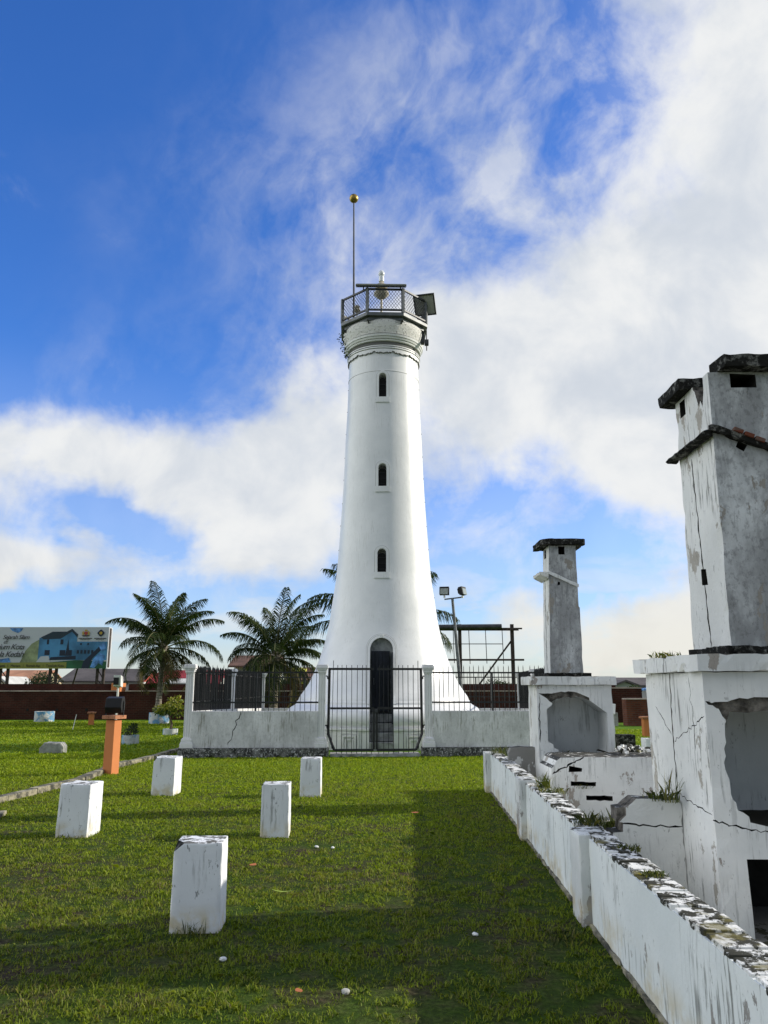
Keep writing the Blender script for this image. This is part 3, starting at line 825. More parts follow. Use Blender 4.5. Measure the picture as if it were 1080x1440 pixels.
for i in range(8):
    pb = MB().box((ro[i][0], ro[i][1], 12.70), (.085, .085, .78), rz=math.atan2(ro[i][1], ro[i][0]))
    pb.build('post', M['grey_metal'], rail, bevel=.006)
    p, q = Vector(ro[i]), Vector(ro[(i + 1) % 8]); L = (q - p).length
    dirv = (q - p).normalized(); nrm = Vector((dirv.y, -dirv.x, 0))
    wm = MB(); z0, z1 = 12.42, 13.04; u0, u1 = .05, L - .05
    for sgn in (1, -1):
        c = -1.0
        while c < 2.2:
            pts = []
            for u in np.linspace(u0, u1, 60):
                z = z0 + (c + sgn * (u - u0) * 1.35) * (1 if sgn == 1 else 1)
                if z0 <= z <= z1: pts.append((u, z))
            if len(pts) > 1:
                A = p + dirv * pts[0][0]; B = p + dirv * pts[-1][0]
                wm.tube([(A.x, A.y, pts[0][1]), (B.x, B.y, pts[-1][1])], .006, 4)
            c += .125
    wm.build('mesh_panel', M['wire'], rail)
    if i in (7,):
        pass
# lantern on its post
def lantern(x, y, s, name, zb):
    o = MB().tube([(x, y, zb), (x, y, zb + 1.05 * s)], .035 * s, 10).build(name, M['lamp_body'], lh, smooth=40)
    pr = [(.04, .88), (.12, .92), (.215, 1.02), (.225, 1.05), (.21, 1.09), (.10, 1.12), (.10, 1.16), (.15, 1.18), (.175, 1.24), (.18, 1.27), (.16, 1.31), (.09, 1.36), (.05, 1.42)]
    MB().lathe([(r * s, z * s) for r, z in pr], 24, (x, y, zb)).build('lamp_drum', M['lamp_body'], o, smooth=35)
    return o
ln = lantern(-.07, -.25, 1.08, 'lantern', 12.315)
MB().lathe([(.05, 1.42), (.085, 1.44), (.085, 1.60), (.06, 1.62), (.095, 1.66), (.10, 1.72), (.075, 1.79), (.03, 1.82)], 20, (-.07, -.25, 12.42)).build('beacon_lens', M['glass_lens'], ln, smooth=40)
lantern(-.82, -.35, .50, 'standby_lantern', 12.315)
# solar panels
def solar(c, size, rzv, tilt, name='solar_panel'):
    m_ = Matrix.Translation(c) @ Matrix.Rotation(rzv, 4, 'Z') @ Matrix.Rotation(tilt, 4, 'X')
    f = MB().box((0, 0, 0), (size[0], size[1], .035)); f.v = [tuple(m_ @ Vector(q)) for q in f.v]
    o = f.build(name, M['solar_back'], lh, bevel=.004)
    g = MB().box((0, 0, .0215), (size[0] - .04, size[1] - .04, .008)); g.v = [tuple(m_ @ Vector(q)) for q in g.v]
    g.build('cells', M['solar_cell'], o)
    fr = MB()
    for sx in (-1, 1): fr.box((sx * (size[0] / 2 - .02), 0, -.03), (.04, size[1], .03)); fr.box((0, sx * (size[1] / 2 - .02), -.03), (size[0] - .082, .04, .03))
    fr.v = [tuple(m_ @ Vector(q)) for q in fr.v]
    fr.build('panel_frame', M['grey_dark'], o)
    return o
solar(Vector((-.08, -1.18, 13.24)), (1.50, .55), R(1), R(24))
solar(Vector((1.26, -.45, 12.98)), (.66, .66), R(-14), R(-52))
for pa, pb_, r_ in (((1.15, -.5, 12.45), (1.30, -.45, 12.95), .025), ((-.6, -1.26, 13.05), (-.6, -1.25, 13.16), .02), ((.5, -1.26, 13.05), (.5, -1.25, 13.16), .02)):
    MB().tube([pa, pb_], r_, 6).build('panel_strut', M['grey_dark'], lh)
# lightning rod with ball
rod = MB().tube([(-.90, -.75, 12.3), (-.93, -.76, 16.30)], [.032, .022], 8).build('mast', M['grey_dark'], lh, smooth=40)
MB().lathe([(.142 * math.sin(math.pi * i / 12), 16.42 - .142 * math.cos(math.pi * i / 12)) for i in range(13)], 20, (-.93, -.76, 0), cap=False).build('ball', M['brass'], rod, smooth=60)
cb = MB().bb(1.12, 1.24, -.45, -.30, 11.72, 12.1); cb.tube([(1.30, -.5, 12.1), (1.30, -.5, 11.45)], .018, 6); cb.bb(1.24, 1.36, -.55, -.45, 11.62, 11.80)
cb.build('junction_box', M['grey_dark'], lh, bevel=.01)
wp = MB(); wpo = leaves('fern', [(-1.27, -.30, 11.95, .10, .12, .22), (-1.22, -.35, 11.65, .07, .08, .14), (-1.14, -.4, 11.40, .05, .05, .09)], 1.3, .09, M['tree_leaf'], None, .5, 11)
wpo.location = (TX, TY, 0)
tag(wpo, 'small dark fern growing out of the cornice under the lighthouse gallery', 'fern')

# ================================================================== enclosure round the tower
FP = {'A': (-4.42, 18.60), 'B': (-1.42, 18.75), 'C': (1.02, 18.90), 'D': (4.00, 19.05), 'L1': (-4.36, 23.4), 'L2': (-4.30, 28.9), 'R1': (4.36, 23.6), 'R2': (4.75, 28.6), 'K1': (-1.3, 28.85), 'K2': (1.7, 28.75)}
def fence_pillar(key, label, h=2.04, base=.20, s=1.0):
    t = thing('fence_pillar', label, 'pillar', (*FP[key], 0), R(2.9) if key in 'ABCD' else 0, 'white pillars of the tower enclosure')
    MB().box((0, 0, base / 2), (.34 * s, .34 * s, base)).build('footing', M['plinth'], t, bevel=.02)
    b = MB()
    for z0, z1, wv in ((base, base + .10, .36), (base + .10, base + .135, .33), (base + .135, base + .19, .30), (base + .19, base + .215, .265)): b.box((0, 0, (z0 + z1) / 2), (wv * s * .80, wv * s * .80, z1 - z0))
    b.build('base', M['fence_pillar'], t, bevel=.012)
    sh = MB(); poly = []
    hw = .080 * s; nf = 3
    for side in range(4):
        a = side * math.pi / 2; ca, sa = math.cos(a), math.sin(a)
        pts = [(-hw, -hw)]
        for f_ in range(nf):
            c = -hw + (f_ + .5) * 2 * hw / nf; q = hw / nf * .62
            pts += [(c - q, -hw), (c - q * .5, -hw + .012), (c + q * .5, -hw + .012), (c + q, -hw)]
        poly += [(x * ca - y * sa, x * sa + y * ca) for x, y in pts]
    sh.prism(poly, base + .215, h - .21, axis='z')
    sh.build('shaft', M['fence_pillar'], t)
    c = MB()
    for z0, z1, wv in ((h - .21, h - .185, .255), (h - .185, h - .13, .29), (h - .13, h - .095, .33), (h - .095, h - .03, .38), (h - .03, h, .35)): c.box((0, 0, (z0 + z1) / 2), (wv * s * .72, wv * s * .72, z1 - z0))
    c.build('capital', M['fence_pillar'], t, bevel=.012)
    return t
fence_pillar('A', 'white fluted pillar at the left front corner of the tower enclosure')
fence_pillar('B', 'white fluted pillar on the left of the black iron gate')
fence_pillar('C', 'white fluted pillar on the right of the black iron gate')
fence_pillar('D', 'white fluted front corner pillar hidden behind the small ruin')
fence_pillar('L1', 'white pillar halfway along the left side railing')
fence_pillar('L2', 'white pillar at the left back corner of the enclosure')
fence_pillar('R1', 'white pillar halfway along the right side railing', s=1.0)
fence_pillar('R2', 'stained white pillar at the right back corner of the enclosure')
bar_mesh = {}
def fence_run(k0, k1, h0, h1, label, deep=.014, plinth=True, step=.117, skip=False):
    a, b = Vector((*FP[k0], 0)), Vector((*FP[k1], 0)); dv = b - a; L = dv.length
    t = thing('railed_wall', label, 'wall', a, math.atan2(dv.y, dv.x), 'railed walls of the tower enclosure')
    x0, x1 = .082, L - .082
    if plinth:
        pm = MB().bb(x0 + .09, x1 - .09, -.17, .17, 0, .20).mesh('plinth', M['plinth']); rough(pm, .14, .02, 5, L)
        o = bpy.data.objects.new('plinth', pm); COL.objects.link(o); o.parent = t
    wm = MB().prism([(x0, .20 if plinth else 0), (x1, .20 if plinth else 0), (x1, h1), (x0, h0)], -.10, .10)
    wmo = wm.build('wall_panel', M['fence_wall'], t, bevel=.01)
    zt, zb = 1.86, 1.19
    for z in (zt, zb):
        MB().bb(x0, x1, -.012, .012, z - .018, z + .018).build('rail', M['iron'], t)
    n = int((x1 - x0) / step); key = (deep, round(min(h0, h1), 2))
    if key not in bar_mesh:
        mb = MB().bb(-.0065, .0065, -deep / 2, deep / 2, min(h0, h1) - .05, 1.98)
        mb.add([(-.0065, -deep / 2, 1.98), (.0065, -deep / 2, 1.98), (.0065, deep / 2, 1.98), (-.0065, deep / 2, 1.98), (0, 0, 2.04)], [(0, 1, 4), (1, 2, 4), (2, 3, 4), (3, 0, 4)])
        bar_mesh[key] = mb.mesh('bar', M['iron'])
    for i in range(n):
        o = bpy.data.objects.new('bar', bar_mesh[key]); COL.objects.link(o); o.parent = t
        o.location = (x0 + (i + .5) * (x1 - x0) / n, .0, 0)
        o.rotation_euler = (random.uniform(-.012, .012), random.uniform(-.012, .012), 0)
    nm = 1 if L > 2.2 else 0
    for i in range(nm):
        MB().bb(x0 + (x1 - x0) * (i + 1) * .5 - .02, x0 + (x1 - x0) * (i + 1) * .5 + .02, -.04, .013, h0 - .02 if h0 > h1 else h1 - .02, 1.842).build('mid_post', M['iron'], t)
    return t
fl = fence_run('A', 'B', 1.0, 1.0, 'cracked grey white wall with black railing left of the iron gate')
fence_run('C', 'D', 1.0, 1.0, 'stained grey white wall with black railing right of the iron gate')
fence_run('A', 'L1', 1.0, .92, 'front half of the left side wall with dense black railing', .045, False)
fence_run('L1', 'L2', .92, .80, 'back half of the left side wall with dense black railing', .045, False)
fence_run('L2', 'K1', .80, .80, 'left stretch of the back wall behind the lighthouse', plinth=False)
fence_run('K1', 'K2', .80, .80, 'middle stretch of the back wall hidden behind the lighthouse', plinth=False)
fence_run('K2', 'R2', .80, .80, 'right stretch of the back wall behind the lighthouse', plinth=False)
fence_run('D', 'R1', 1.0, .92, 'front half of the right side wall behind the small ruin', .045, False)
fence_run('R1', 'R2', .92, .80, 'back half of the right side wall behind the small ruin', .045, False)
ck = MB()
def ribbon(pts, wdt, depth=.01):
    """jagged crack as a thin solid: pts in (x, z), returned as a closed outline"""
    L = []; Rr = []
    for i, (x, z) in enumerate(pts):
        ww = wdt * random.uniform(.45, 1.3) * (0.15 if i in (0, len(pts) - 1) else 1)
        p0 = pts[max(0, i - 1)]; p1 = pts[min(len(pts) - 1, i + 1)]
        tx, tz = p1[0] - p0[0], p1[1] - p0[1]; l = math.hypot(tx, tz) or 1
        L.append((x - tz / l * ww, z + tx / l * ww)); Rr.append((x + tz / l * ww, z - tx / l * ww))
    return L + Rr[::-1]
def jag(p0, p1, n, amp):
    return [(p0[0] + (p1[0] - p0[0]) * i / n + (random.uniform(-amp, amp) if 0 < i < n else 0), p0[1] + (p1[1] - p0[1]) * i / n + (random.uniform(-amp, amp) * .6 if 0 < i < n else 0)) for i in range(n + 1)]
wpn = [o for o in fl.children if o.name.startswith('wall_panel')][0]
boolean(wpn, [MB().prism(ribbon(jag((1.18, 1.01), (.92, .25), 10, .03), .009), -.2, -.085)], [M['hollow_dark']])
# iron gate, two leaves
ga, gbp = Vector((*FP['B'], 0)), Vector((*FP['C'], 0)); gv = gbp - ga
gt = thing('iron_gate', 'black iron double gate with thin bars between two white pillars', 'gate', ga, math.atan2(gv.y, gv.x))
GL = gv.length
gx0, gx1 = .165, GL - .165; gm_ = (gx0 + gx1) / 2
gbar = MB().bb(-.0065, .0065, -.0065, .0065, .06, 2.03).mesh('bar', M['iron'])
for s_ in (0, 1):
    X0, X1 = (gx0, gm_ - .035) if s_ == 0 else (gx1, gm_ + .035)
    sg = 1 if s_ == 0 else -1
    f = MB(); T = .026
    f.bb(min(X0, X1) + T, max(X0, X1), -T, T, 1.915, 1.965); f.bb(min(X0, X1) + T, max(X0, X1), -T, T, 1.035, 1.08)
    f.bb(min(X0 + sg * .13, X1), max(X0 + sg * .13, X1), -T, T, .115, .165)
    f.tube([(X0, 0, 1.965), (X0 - sg * .012, 0, .47)], .030, 4); f.tube([(X0 - sg * .012, 0, .50), (X0 + sg * .13, 0, .135)], .030, 4)
    f.bb(X1 - .028, X1 + .028, -T + .002, T - .002, .15, 1.05)
    lf = f.build('gate_leaf', M['iron'], gt)
    nb = 9
    for i in range(nb):
        o = bpy.data.objects.new('bar', gbar); COL.objects.link(o); o.parent = lf
        x = X0 + (X1 - X0) * (i + .6) / nb
        o.location = (x, .0, .10 if i == 0 else 0); o.rotation_euler = (0, random.uniform(-.012, .012), 0)
    for z in (1.72, .62):
        MB().tube([(X0, 0, z), (X0 - sg * .04, 0, z), (X0 - sg * .05, 0, z + .06), (X0 - sg * .105, 0, z + .06)], .017, 6).build('hinge', M['iron'], lf)
MB().bb(gm_ - .012, gm_ + .05, -.05, -.028, .96, 1.04).build('padlock', M['grey_dark'], gt, bevel=.006)
th = MB().bb(.2, GL - .2, -.12, .45, 0, .06).mesh('gate_threshold', M['concrete']); rough(th, .12, .012, 6)
tho = bpy.data.objects.new('gate_threshold', th); COL.objects.link(tho); tho.location = ga; tho.rotation_euler.z = math.atan2(gv.y, gv.x)
tag(tho, 'low stone threshold on the ground under the iron gate', 'threshold')

# ================================================================== marker stones on the lawn
def stone(cx, cy, wx, wy, h, rzv, label, chips=(), lean=(0, 0), seed=0, rock=None):
    mb = MB().box((0, 0, h / 2 - .03), (wx, wy, h + .06), taper=.965)
    me = mb.mesh('marker_stone', M['stone'], bevel=.010)
    b = bmesh.new(); b.from_mesh(me)
    for co, no in chips:
        r_ = bmesh.ops.bisect_plane(b, geom=b.verts[:] + b.edges[:] + b.faces[:], plane_co=co, plane_no=no, clear_outer=True)
        ed = [e for e in b.edges if e.is_boundary]
        if ed:
            nf = bmesh.ops.edgenet_fill(b, edges=ed)['faces']
            for f in nf: f.material_index = 1
    b.to_mesh(me); b.free()
    me.materials.append(M['mould'])
    rough(me, .05, .0035, 11, seed, 1.6)
    for p in me.polygons: p.use_smooth = True
    me.set_sharp_from_angle(angle=R(42))
    o = bpy.data.objects.new('marker_stone', me); COL.objects.link(o)
    o.location = (cx, cy, 0); o.rotation_euler = (lean[0], lean[1], rzv)
    return tag(o, label, 'stone', 'white marker stones on the lawn')
stone(-1.225, 5.715, .325, .28, .545, R(3), 'nearest white marker stone, largest in view, with mouldy streaks and weeds at its foot', [((-.12, -.10, .535), (-.6, -.3, .75))], seed=1)
stone(-3.27, 9.06, .34, .36, .535, R(-3), 'leftmost white marker stone on the lawn, clean faced, near the kerb', [], (0, R(1.0)), 2)
stone(-1.155, 9.03, .30, .29, .535, R(2), 'white marker stone in the middle row, in front of the one nearest the gate', [((-.135, -.12, .53), (-.7, -.2, .7)), ((.15, -.145, .535), (.6, -.5, .65))], seed=3)
stone(-1.06, 12.18, .30, .33, .53, R(1), 'small white marker stone standing nearest the iron gate', [], seed=4)
stone(-3.21, 12.36, .33, .40, .53, R(-2), 'white marker stone with a broken black corner, in front of the enclosure corner pillar', [((-.13, -.2, .50), (-.75, -.35, .6))], (0, R(1.0)), 5)
stone(5.83, 18.1, .34, .34, .44, R(0), 'stained white marker stone seen in the gap between the two ruins', [], seed=6)

# ================================================================== low boundary wall
bw = thing('boundary_wall', 'long low white wall with flaking streaks and brick coping beside the lawn', 'wall', (1.32, 4.17, 0), -math.atan(.0336))
wl = MB().bb(0, .18, -2.6, 8.42, -.03, .555).mesh('wall_body', M['wall_low']); rough(wl, .13, .006, 5, 3, 1.5)
o = bpy.data.objects.new('wall_body', wl); COL.objects.link(o); o.parent = bw
for p in wl.polygons: p.use_smooth = True
wl.set_sharp_from_angle(angle=R(40))
cpm = MB(); y = -2.6
while y < 8.38:
    L = random.uniform(.085, .125)
    cpm.box((.092 + random.uniform(-.006, .006), y + L / 2, .556 + random.uniform(-.004, .006)), (.172 + random.uniform(-.012, .012), L - random.uniform(.006, .022), .028), rz=random.uniform(-.05, .05), rx=random.uniform(-.03, .03), ry=random.uniform(-.03, .03))
    y += L
cpm.build('coping', M['coping'], bw, bevel=.005)
ft = MB().bb(-.022, -.001, -2.6, 8.4, -.05, .028).mesh('footing', M['kerb']); rough(ft, .15, .012, 5, 8)
o = bpy.data.objects.new('footing', ft); COL.objects.link(o); o.parent = bw
for yy, h in ((1.53 + .16, .575), (4.55 + .16, .60), (8.30 + .17, .57)):
    pm = MB().box((.035, yy, h / 2 - .02), (.20 if yy < 8 else .24, .33, h + .04)).mesh('wall_pillar', M['pillar_low'], bevel=.012)
    rough(pm, .07, .006, 8, yy, 2)
    for p in pm.polygons: p.use_smooth = True
    pm.set_sharp_from_angle(angle=R(40))
    o = bpy.data.objects.new('wall_pillar', pm); COL.objects.link(o); o.parent = bw

# ================================================================== ruined stoves with chimneys
def raggedline(p0, p1, n, amp): return jag(p0, p1, n, amp)[:-1]
def solid(name, mb, mats, parent, cut=.1, amp=.006, freq=6, seed=0, edge=2.2, cutters=None, cmats=None, facing=None):
    me = mb.mesh(name, mats); rough(me, cut, amp, freq, seed, edge)
    o = bpy.data.objects.new(name, me); COL.objects.link(o); o.parent = parent
    if facing:
        for p in me.polygons: p.material_index = facing(p.normal)
    if cutters: boolean(o, cutters, cmats)
    return o
def near_ruin():
    t = thing('stove_ruin', 'large cracked white stove ruin nearest the camera with a wide niche and tall stained chimney', 'ruin', (2.11, 5.40, 0))
    random.seed(21)
    W, D, H = 1.50, 1.17, 1.645
    nic = [(.12, .96)] + raggedline((.10, 1.02), (.12, 1.28), 6, .012) + raggedline((.12, 1.28), (.17, 1.385), 3, .015) + raggedline((.17, 1.385), (1.1, 1.40), 14, .015) + raggedline((1.15, 1.37), (1.17, .72), 8, .012) + raggedline((1.17, .68), (.28, .665), 10, .012) + [(.23, .70), (.225, .735), (.19, .76), (.155, .775), (.15, .82)] + raggedline((.13, .84), (.12, .94), 3, .008)
    sp = raggedline((.005, 1.455), (.10, 1.44), 4, .012) + raggedline((.11, 1.45), (.30, 1.47), 6, .02) + raggedline((.33, 1.48), (1.0, 1.47), 9, .02) + raggedline((1.0, 1.37), (.19, 1.36), 9, .012) + raggedline((.19, 1.30), (.155, 1.26), 2, .01) + raggedline((.13, 1.32), (.10, 1.38), 3, .012) + raggedline((.09, 1.405), (.01, 1.44), 4, .008)
    low = [(.195, .0), (1.2, .0), (1.2, .475), (.185, .48)]
    crack1 = jag((-.02, .71), (.6, .585), 26, .014)
    side = lambda nn: 0 if nn.y < -.6 else 1
    cutters = [MB().prism(sp, -.2, .028), MB().prism(nic, -.2, .72), MB().prism(low, -.2, .8), MB().prism(ribbon(crack1, .0045), -.2, .02),
               MB().prism(ribbon(jag((.62, 1.66), (.64, .74), 22, .012), .011), -.2, .02, axis='x'),
               MB().prism(ribbon(jag((.25, 1.62), (.22, 1.12), 12, .02), .004), -.2, .015, axis='x'),
               MB().prism(ribbon(jag((.62, 1.16), (.02, 1.36), 18, .02), .0035), -.2, .012, axis='x'),
               MB().prism(ribbon(jag((.64, .80), (.02, .74), 16, .018), .004), -.2, .012, axis='x'),
               MB().prism(ribbon(jag((.98, 1.40), (.66, 1.20), 10, .018), .004), -.2, .012, axis='x')]
    b = solid('stove_body', MB().bb(0, W, 0, D, -.03, H), [M['ruin_white'], M['ruin_side']], t, .11, .006, 5, 2, 1.6, cutters, [M['broken'], M['niche'], M['hollow_dark'], M['hollow_dark'], M['broken'], M['hollow_dark'], M['hollow_dark'], M['hollow_dark'], M['hollow_dark']], side)
    solid('cornice', MB().prism([(-.045, -.05), (W + .05, -.05), (W + .05, D + .07), (-.075, D + .07), (-.075, D - .10), (-.055, D - .12), (-.05, .5)], H + .003, H + .115, axis='z'), [M['ruin_white'], M['ruin_side']], t, .08, .008, 7, 4, 2.2, facing=side)
    # chimney
    ch_x0, ch_x1, ch_y0, ch_y1 = .275, .96, .15, .82
    zb, zt = H + .118, 3.82
    c = MB().prism([(ch_x0, zb + .05), (ch_x1, zb + .05), (ch_x1, zt), (ch_x0 + .01, zt)], ch_y0, ch_y1)
    notch = [(ch_y0 + .09, zt + .1), (ch_y0 + .10, 3.72), (ch_y0 + .14, 3.60), (ch_y0 + .17, 3.66), (ch_y0 + .21, 3.63), (ch_y0 + .27, 3.77), (ch_y0 + .30, 3.80), (ch_y0 + .30, zt + .1)]
    vc = jag((ch_y1 - .24, 3.28), (ch_y1 - .33, zb + .06), 34, .010)
    cutters = [MB().prism([(ch_x0 + .17, 3.70), (ch_x0 + .36, 3.70), (ch_x0 + .36, 3.80), (ch_x0 + .17, 3.81)], -.5, ch_y0 + .3),
               MB().prism([(ch_y1 - .20, 3.66), (ch_y1 - .09, 3.66), (ch_y1 - .09, 3.79), (ch_y1 - .20, 3.79)], -.5, ch_x0 + .25, axis='x'),
               MB().prism(notch, -.5, ch_x0 + .16, axis='x'),
               MB().prism(ribbon(vc, .012), -.5, ch_x0 + .05, axis='x'),
               MB().prism([(ch_y1 - .36, 2.28), (ch_y1 - .25, 2.29), (ch_y1 - .255, 2.41), (ch_y1 - .35, 2.40)], -.5, ch_x0 + .2, axis='x'),
               MB().prism([(ch_x0 + .165, 3.245), (ch_x0 + .22, 3.21), (ch_x0 + .25, 3.26), (ch_x0 + .185, 3.29)], -.5, ch_y0 + .15)]
    cs = solid('chimney', c, [M['ruin_grey'], M['ruin_side']], t, .12, .007, 4, 6, 1.8, cutters, [M['hollow_dark'], M['hollow_dark'], M['broken'], M['hollow_dark'], M['hollow_dark'], M['hollow_dark']], side)
    ba = MB().bb(ch_x0 - .035, ch_x1 + .03, ch_y0 - .03, ch_y1 + .02, zb, zb + .06)
    solid('chimney_foot', ba, M['mould'], cs, .07, .012, 9, 3)
    # collar: level on the left face, sloping down across the front
    col = MB().prism([(ch_x0 - .075, 3.32), (ch_x0 - .004, 3.32), (ch_x0 - .004, 3.375), (ch_x0 - .06, 3.365), (ch_x0 - .09, 3.335)], ch_y0 - .02, ch_y1 + .05)
    col.prism([(ch_x0 - .02, 3.36), (ch_x0 - .02, 3.405), (ch_x1 + .05, 3.13), (ch_x1 + .05, 3.08)], ch_y0 - .055, ch_y0 - .004)
    co_ = solid('collar', col, M['mould'], cs, .06, .007, 9, 5, 1.6)
    for q in range(3):
        MB().box((ch_x0 + .17 + q * .075, ch_y0 - .045, 3.352 - q * .034), (.07, .05, .030), ry=math.atan(.38)).build('brick', M['brick_red'], co_, bevel=.006)
    z0, z1 = zt + .003, zt + .095
    cap = MB().prism([(ch_x0 + .09, ch_y0 - .12), (ch_x1 + .12, ch_y0 - .12), (ch_x1 + .12, ch_y1 + .12), (ch_x0 + .25, ch_y1 + .12), (ch_x0 + .25, ch_y0 + .25), (ch_x0 + .07, ch_y0 + .10)], z0, z1, axis='z')
    cap.prism([(ch_x0 - .085, ch_y0 + .33), (ch_x0 + .235, ch_y0 + .30), (ch_x0 + .235, ch_y1 + .12), (ch_x0 - .085, ch_y1 + .12)], z0 - .008, z1 - .01, axis='z')
    solid('chimney_cap', cap, M['mould'], cs, .06, .007, 9, 9, 1.8)
    # wing wall towards the lawn
    wp_ = [(-.50, 0), (-.003, 0), (-.003, .765)] + raggedline((-.02, .765), (-.40, .772), 5, .005) + [(-.402, .71), (-.455, .705), (-.46, .615), (-.425, .61), (-.43, .55), (-.50, .545)]
    solid('wing_wall', MB().prism(wp_, .56, .76), [M['ruin_side'], M['broken']], t, .08, .007, 8, 12, 2.0, [MB().prism(ribbon(jag((-.44, .60), (.0, .585), 14, .014), .006), .4, .575), MB().prism(raggedline((-.6, .60), (-.42, .62), 4, .02) + raggedline((-.40, .66), (-.42, .80), 4, .02) + [(-.6, .85)], .4, .60)], [M['hollow_dark'], M['broken']], lambda nn: 1 if nn.x < -.3 else 0)
    return t
near_ruin()
def far_ruin():
    t = thing('stove_ruin', 'smaller white stove ruin farther back with a chamfered broken niche and slim grey chimney', 'ruin', (2.055, 11.0, 0))
    random.seed(33)
    W, D, H = 1.01, .66, 1.565
    nic = [(.125, 1.25), (.20, 1.31)] + raggedline((.20, 1.345), (.33, 1.415), 3, .02) + raggedline((.36, 1.40), (.62, 1.41), 6, .02) + raggedline((.66, 1.38), (.74, 1.345), 2, .01) + [(.93, 1.20)] + raggedline((.93, 1.18), (.93, .80), 4, .01) + raggedline((.91, .70), (.86, .66), 2, .01) + raggedline((.86, .60), (.36, .62), 6, .02) + [(.34, .67), (.27, .68), (.26, .73), (.20, .75), (.19, .80), (.125, .83)]
    sp = raggedline((.02, 1.46), (.25, 1.455), 5, .015) + raggedline((.33, 1.48), (.6, 1.475), 5, .015) + raggedline((.70, 1.40), (.72, 1.34), 2, .01) + raggedline((.6, 1.38), (.2, 1.38), 6, .01) + raggedline((.2, 1.33), (.10, 1.42), 3, .012)
    side = lambda nn: 0 if nn.y < -.6 else 1
    solid('stove_body', MB().bb(0, W, 0, D, -.03, H), [M['ruin_white'], M['ruin_side']], t, .12, .006, 5, 14, 1.6,
          [MB().prism(sp, -.2, .03), MB().prism(nic, -.2, .50), MB().prism(ribbon(jag((.03, 1.44), (.02, .82), 14, .012), .006), -.2, .02)], [M['broken'], M['niche'], M['hollow_dark']], side)
    solid('cornice', MB().bb(-.085, W + .05, -.06, D + .08, H + .003, H + .115), [M['ruin_white'], M['ruin_side']], t, .09, .007, 7, 15, 2, facing=side)
    x0, x1, y0, y1 = .225, .68, .15, .58
    zb, zt = H + .118, 3.50
    c = MB().prism([(x0, zb + .03), (x1, zb + .03), (x1 - .005, 2.62), (x1 - .02, 2.64), (x1 - .02, zt), (x0 + .055, zt), (x0 + .04, 3.1)], y0, y1)
    cs = solid('chimney', c, [M['ruin_grey'], M['ruin_side']], t, .12, .005, 4, 16, 1.6,
               [MB().prism([(x0 + .185, 3.37), (x0 + .275, 3.37), (x0 + .275, 3.485), (x0 + .185, 3.485)], -.5, y0 + .25), MB().prism([(y0 + .2, 3.35), (y0 + .32, 3.35), (y0 + .32, 3.47), (y0 + .2, 3.47)], -.5, x0 + .25, axis='x'),
                MB().prism(ribbon(jag((y1 - .16, 3.0), (y1 - .2, zb + .05), 24, .010), .018), -.5, x0 + .08, axis='x'),
                MB().prism([(x0 + .15, 2.93), (x0 + .19, 2.94), (x0 + .19, 2.98), (x0 + .16, 2.985)], -.5, y0 + .1)], [M['hollow_dark'], M['hollow_dark'], M['hollow_dark'], M['hollow_dark']], side)
    solid('chimney_foot', MB().bb(x0 - .05, x1 + .10, y0 - .03, y1 + .02, zb, zb + .045), M['mould'], cs, .07, .012, 9, 3)
    col = MB().prism([(x0 - .09, 3.085), (x0 + .03, 3.02), (x0 + .03, 3.12), (x0 - .10, 3.12)], y0 - .03, y1 + .03)
    solid('collar', col, [M['ruin_side'], M['mould']], cs, .06, .008, 9, 5, 2.0, facing=lambda nn: 1 if nn.z > .5 else 0)
    fc = MB().prism([(x0 + .032, 3.09), (x0 + .032, 3.14), (x1 - .01, 2.945), (x1 - .01, 2.90)], y0 - .035, y0 - .004)
    solid('sloping_ledge', fc, M['ruin_white'], cs, .06, .006, 9, 7, 2.0)
    z0, z1 = zt + .003, zt + .08
    solid('chimney_cap', MB().prism([(x0 - .02, y0 - .11), (x1 + .07, y0 - .11), (x1 + .10, y0 - .06), (x1 + .10, y1 + .12), (x0 - .07, y1 + .12), (x0 - .07, y0 - .02)], z0, z1, axis='z'), M['mould'], cs, .06, .006, 9, 9, 1.8)
    wg = MB().prism([(-.36, 0), (-.003, 0), (-.003, .74)] + raggedline((-.003, .74), (-.28, .75), 4, .01) + [(-.33, .73), (-.36, .66)], .30, .46)
    solid('wing_wall', wg, M['ruin_cement'], t, .08, .008, 8, 22, 2.0)
    bl = [(-.01, 0), (1.75, 0), (1.75, .70)] + raggedline((1.75, .70), (.12, .70), 12, .005) + [(.11, .695), (.06, .66), (.03, .60), (-.01, .57)]
    bo = solid('bench', MB().prism(bl, -.80, -.004), [M['ruin_white'], M['ruin_side'], M['broken']], t, .12, .006, 5, 31, 1.8,
          [MB().prism([(.20, .525), (.36, .53), (.37, .57), (.21, .60)], -1.2, -.5), MB().prism(jag((.22, .365), (.52, .36), 6, .01) + jag((.53, .41), (.22, .42), 6, .012), -1.2, -.45), MB().prism(jag((.40, .20), (.72, .19), 6, .01) + jag((.72, .245), (.40, .255), 6, .012), -1.2, -.45),
           MB().prism(ribbon(jag((.0, .50), (.40, .705), 14, .018), .010), -1.2, -.775)],
          [M['hollow_dark'], M['hollow_dark'], M['hollow_dark'], M['hollow_dark']], lambda nn: side(nn))
    return t
far_ruin()
random.seed(5)
rb = MB()
for i in range(46):
    x = random.uniform(3.0, 3.75); y = random.uniform(10.25, 10.95); s_ = random.uniform(.03, .10)
    rb.box((x, y, .70 + s_ * .25 + .05 * math.exp(-((x - 3.2) / .3) ** 2)), (s_, s_ * .8, s_ * .6), random.uniform(0, 3), random.uniform(-.5, .5), random.uniform(-.5, .5))
tag(rb.build('rubble', M['coping'], bevel=.006), 'heap of broken masonry on the bench beside the smaller ruin', 'rubble', kind='stuff')

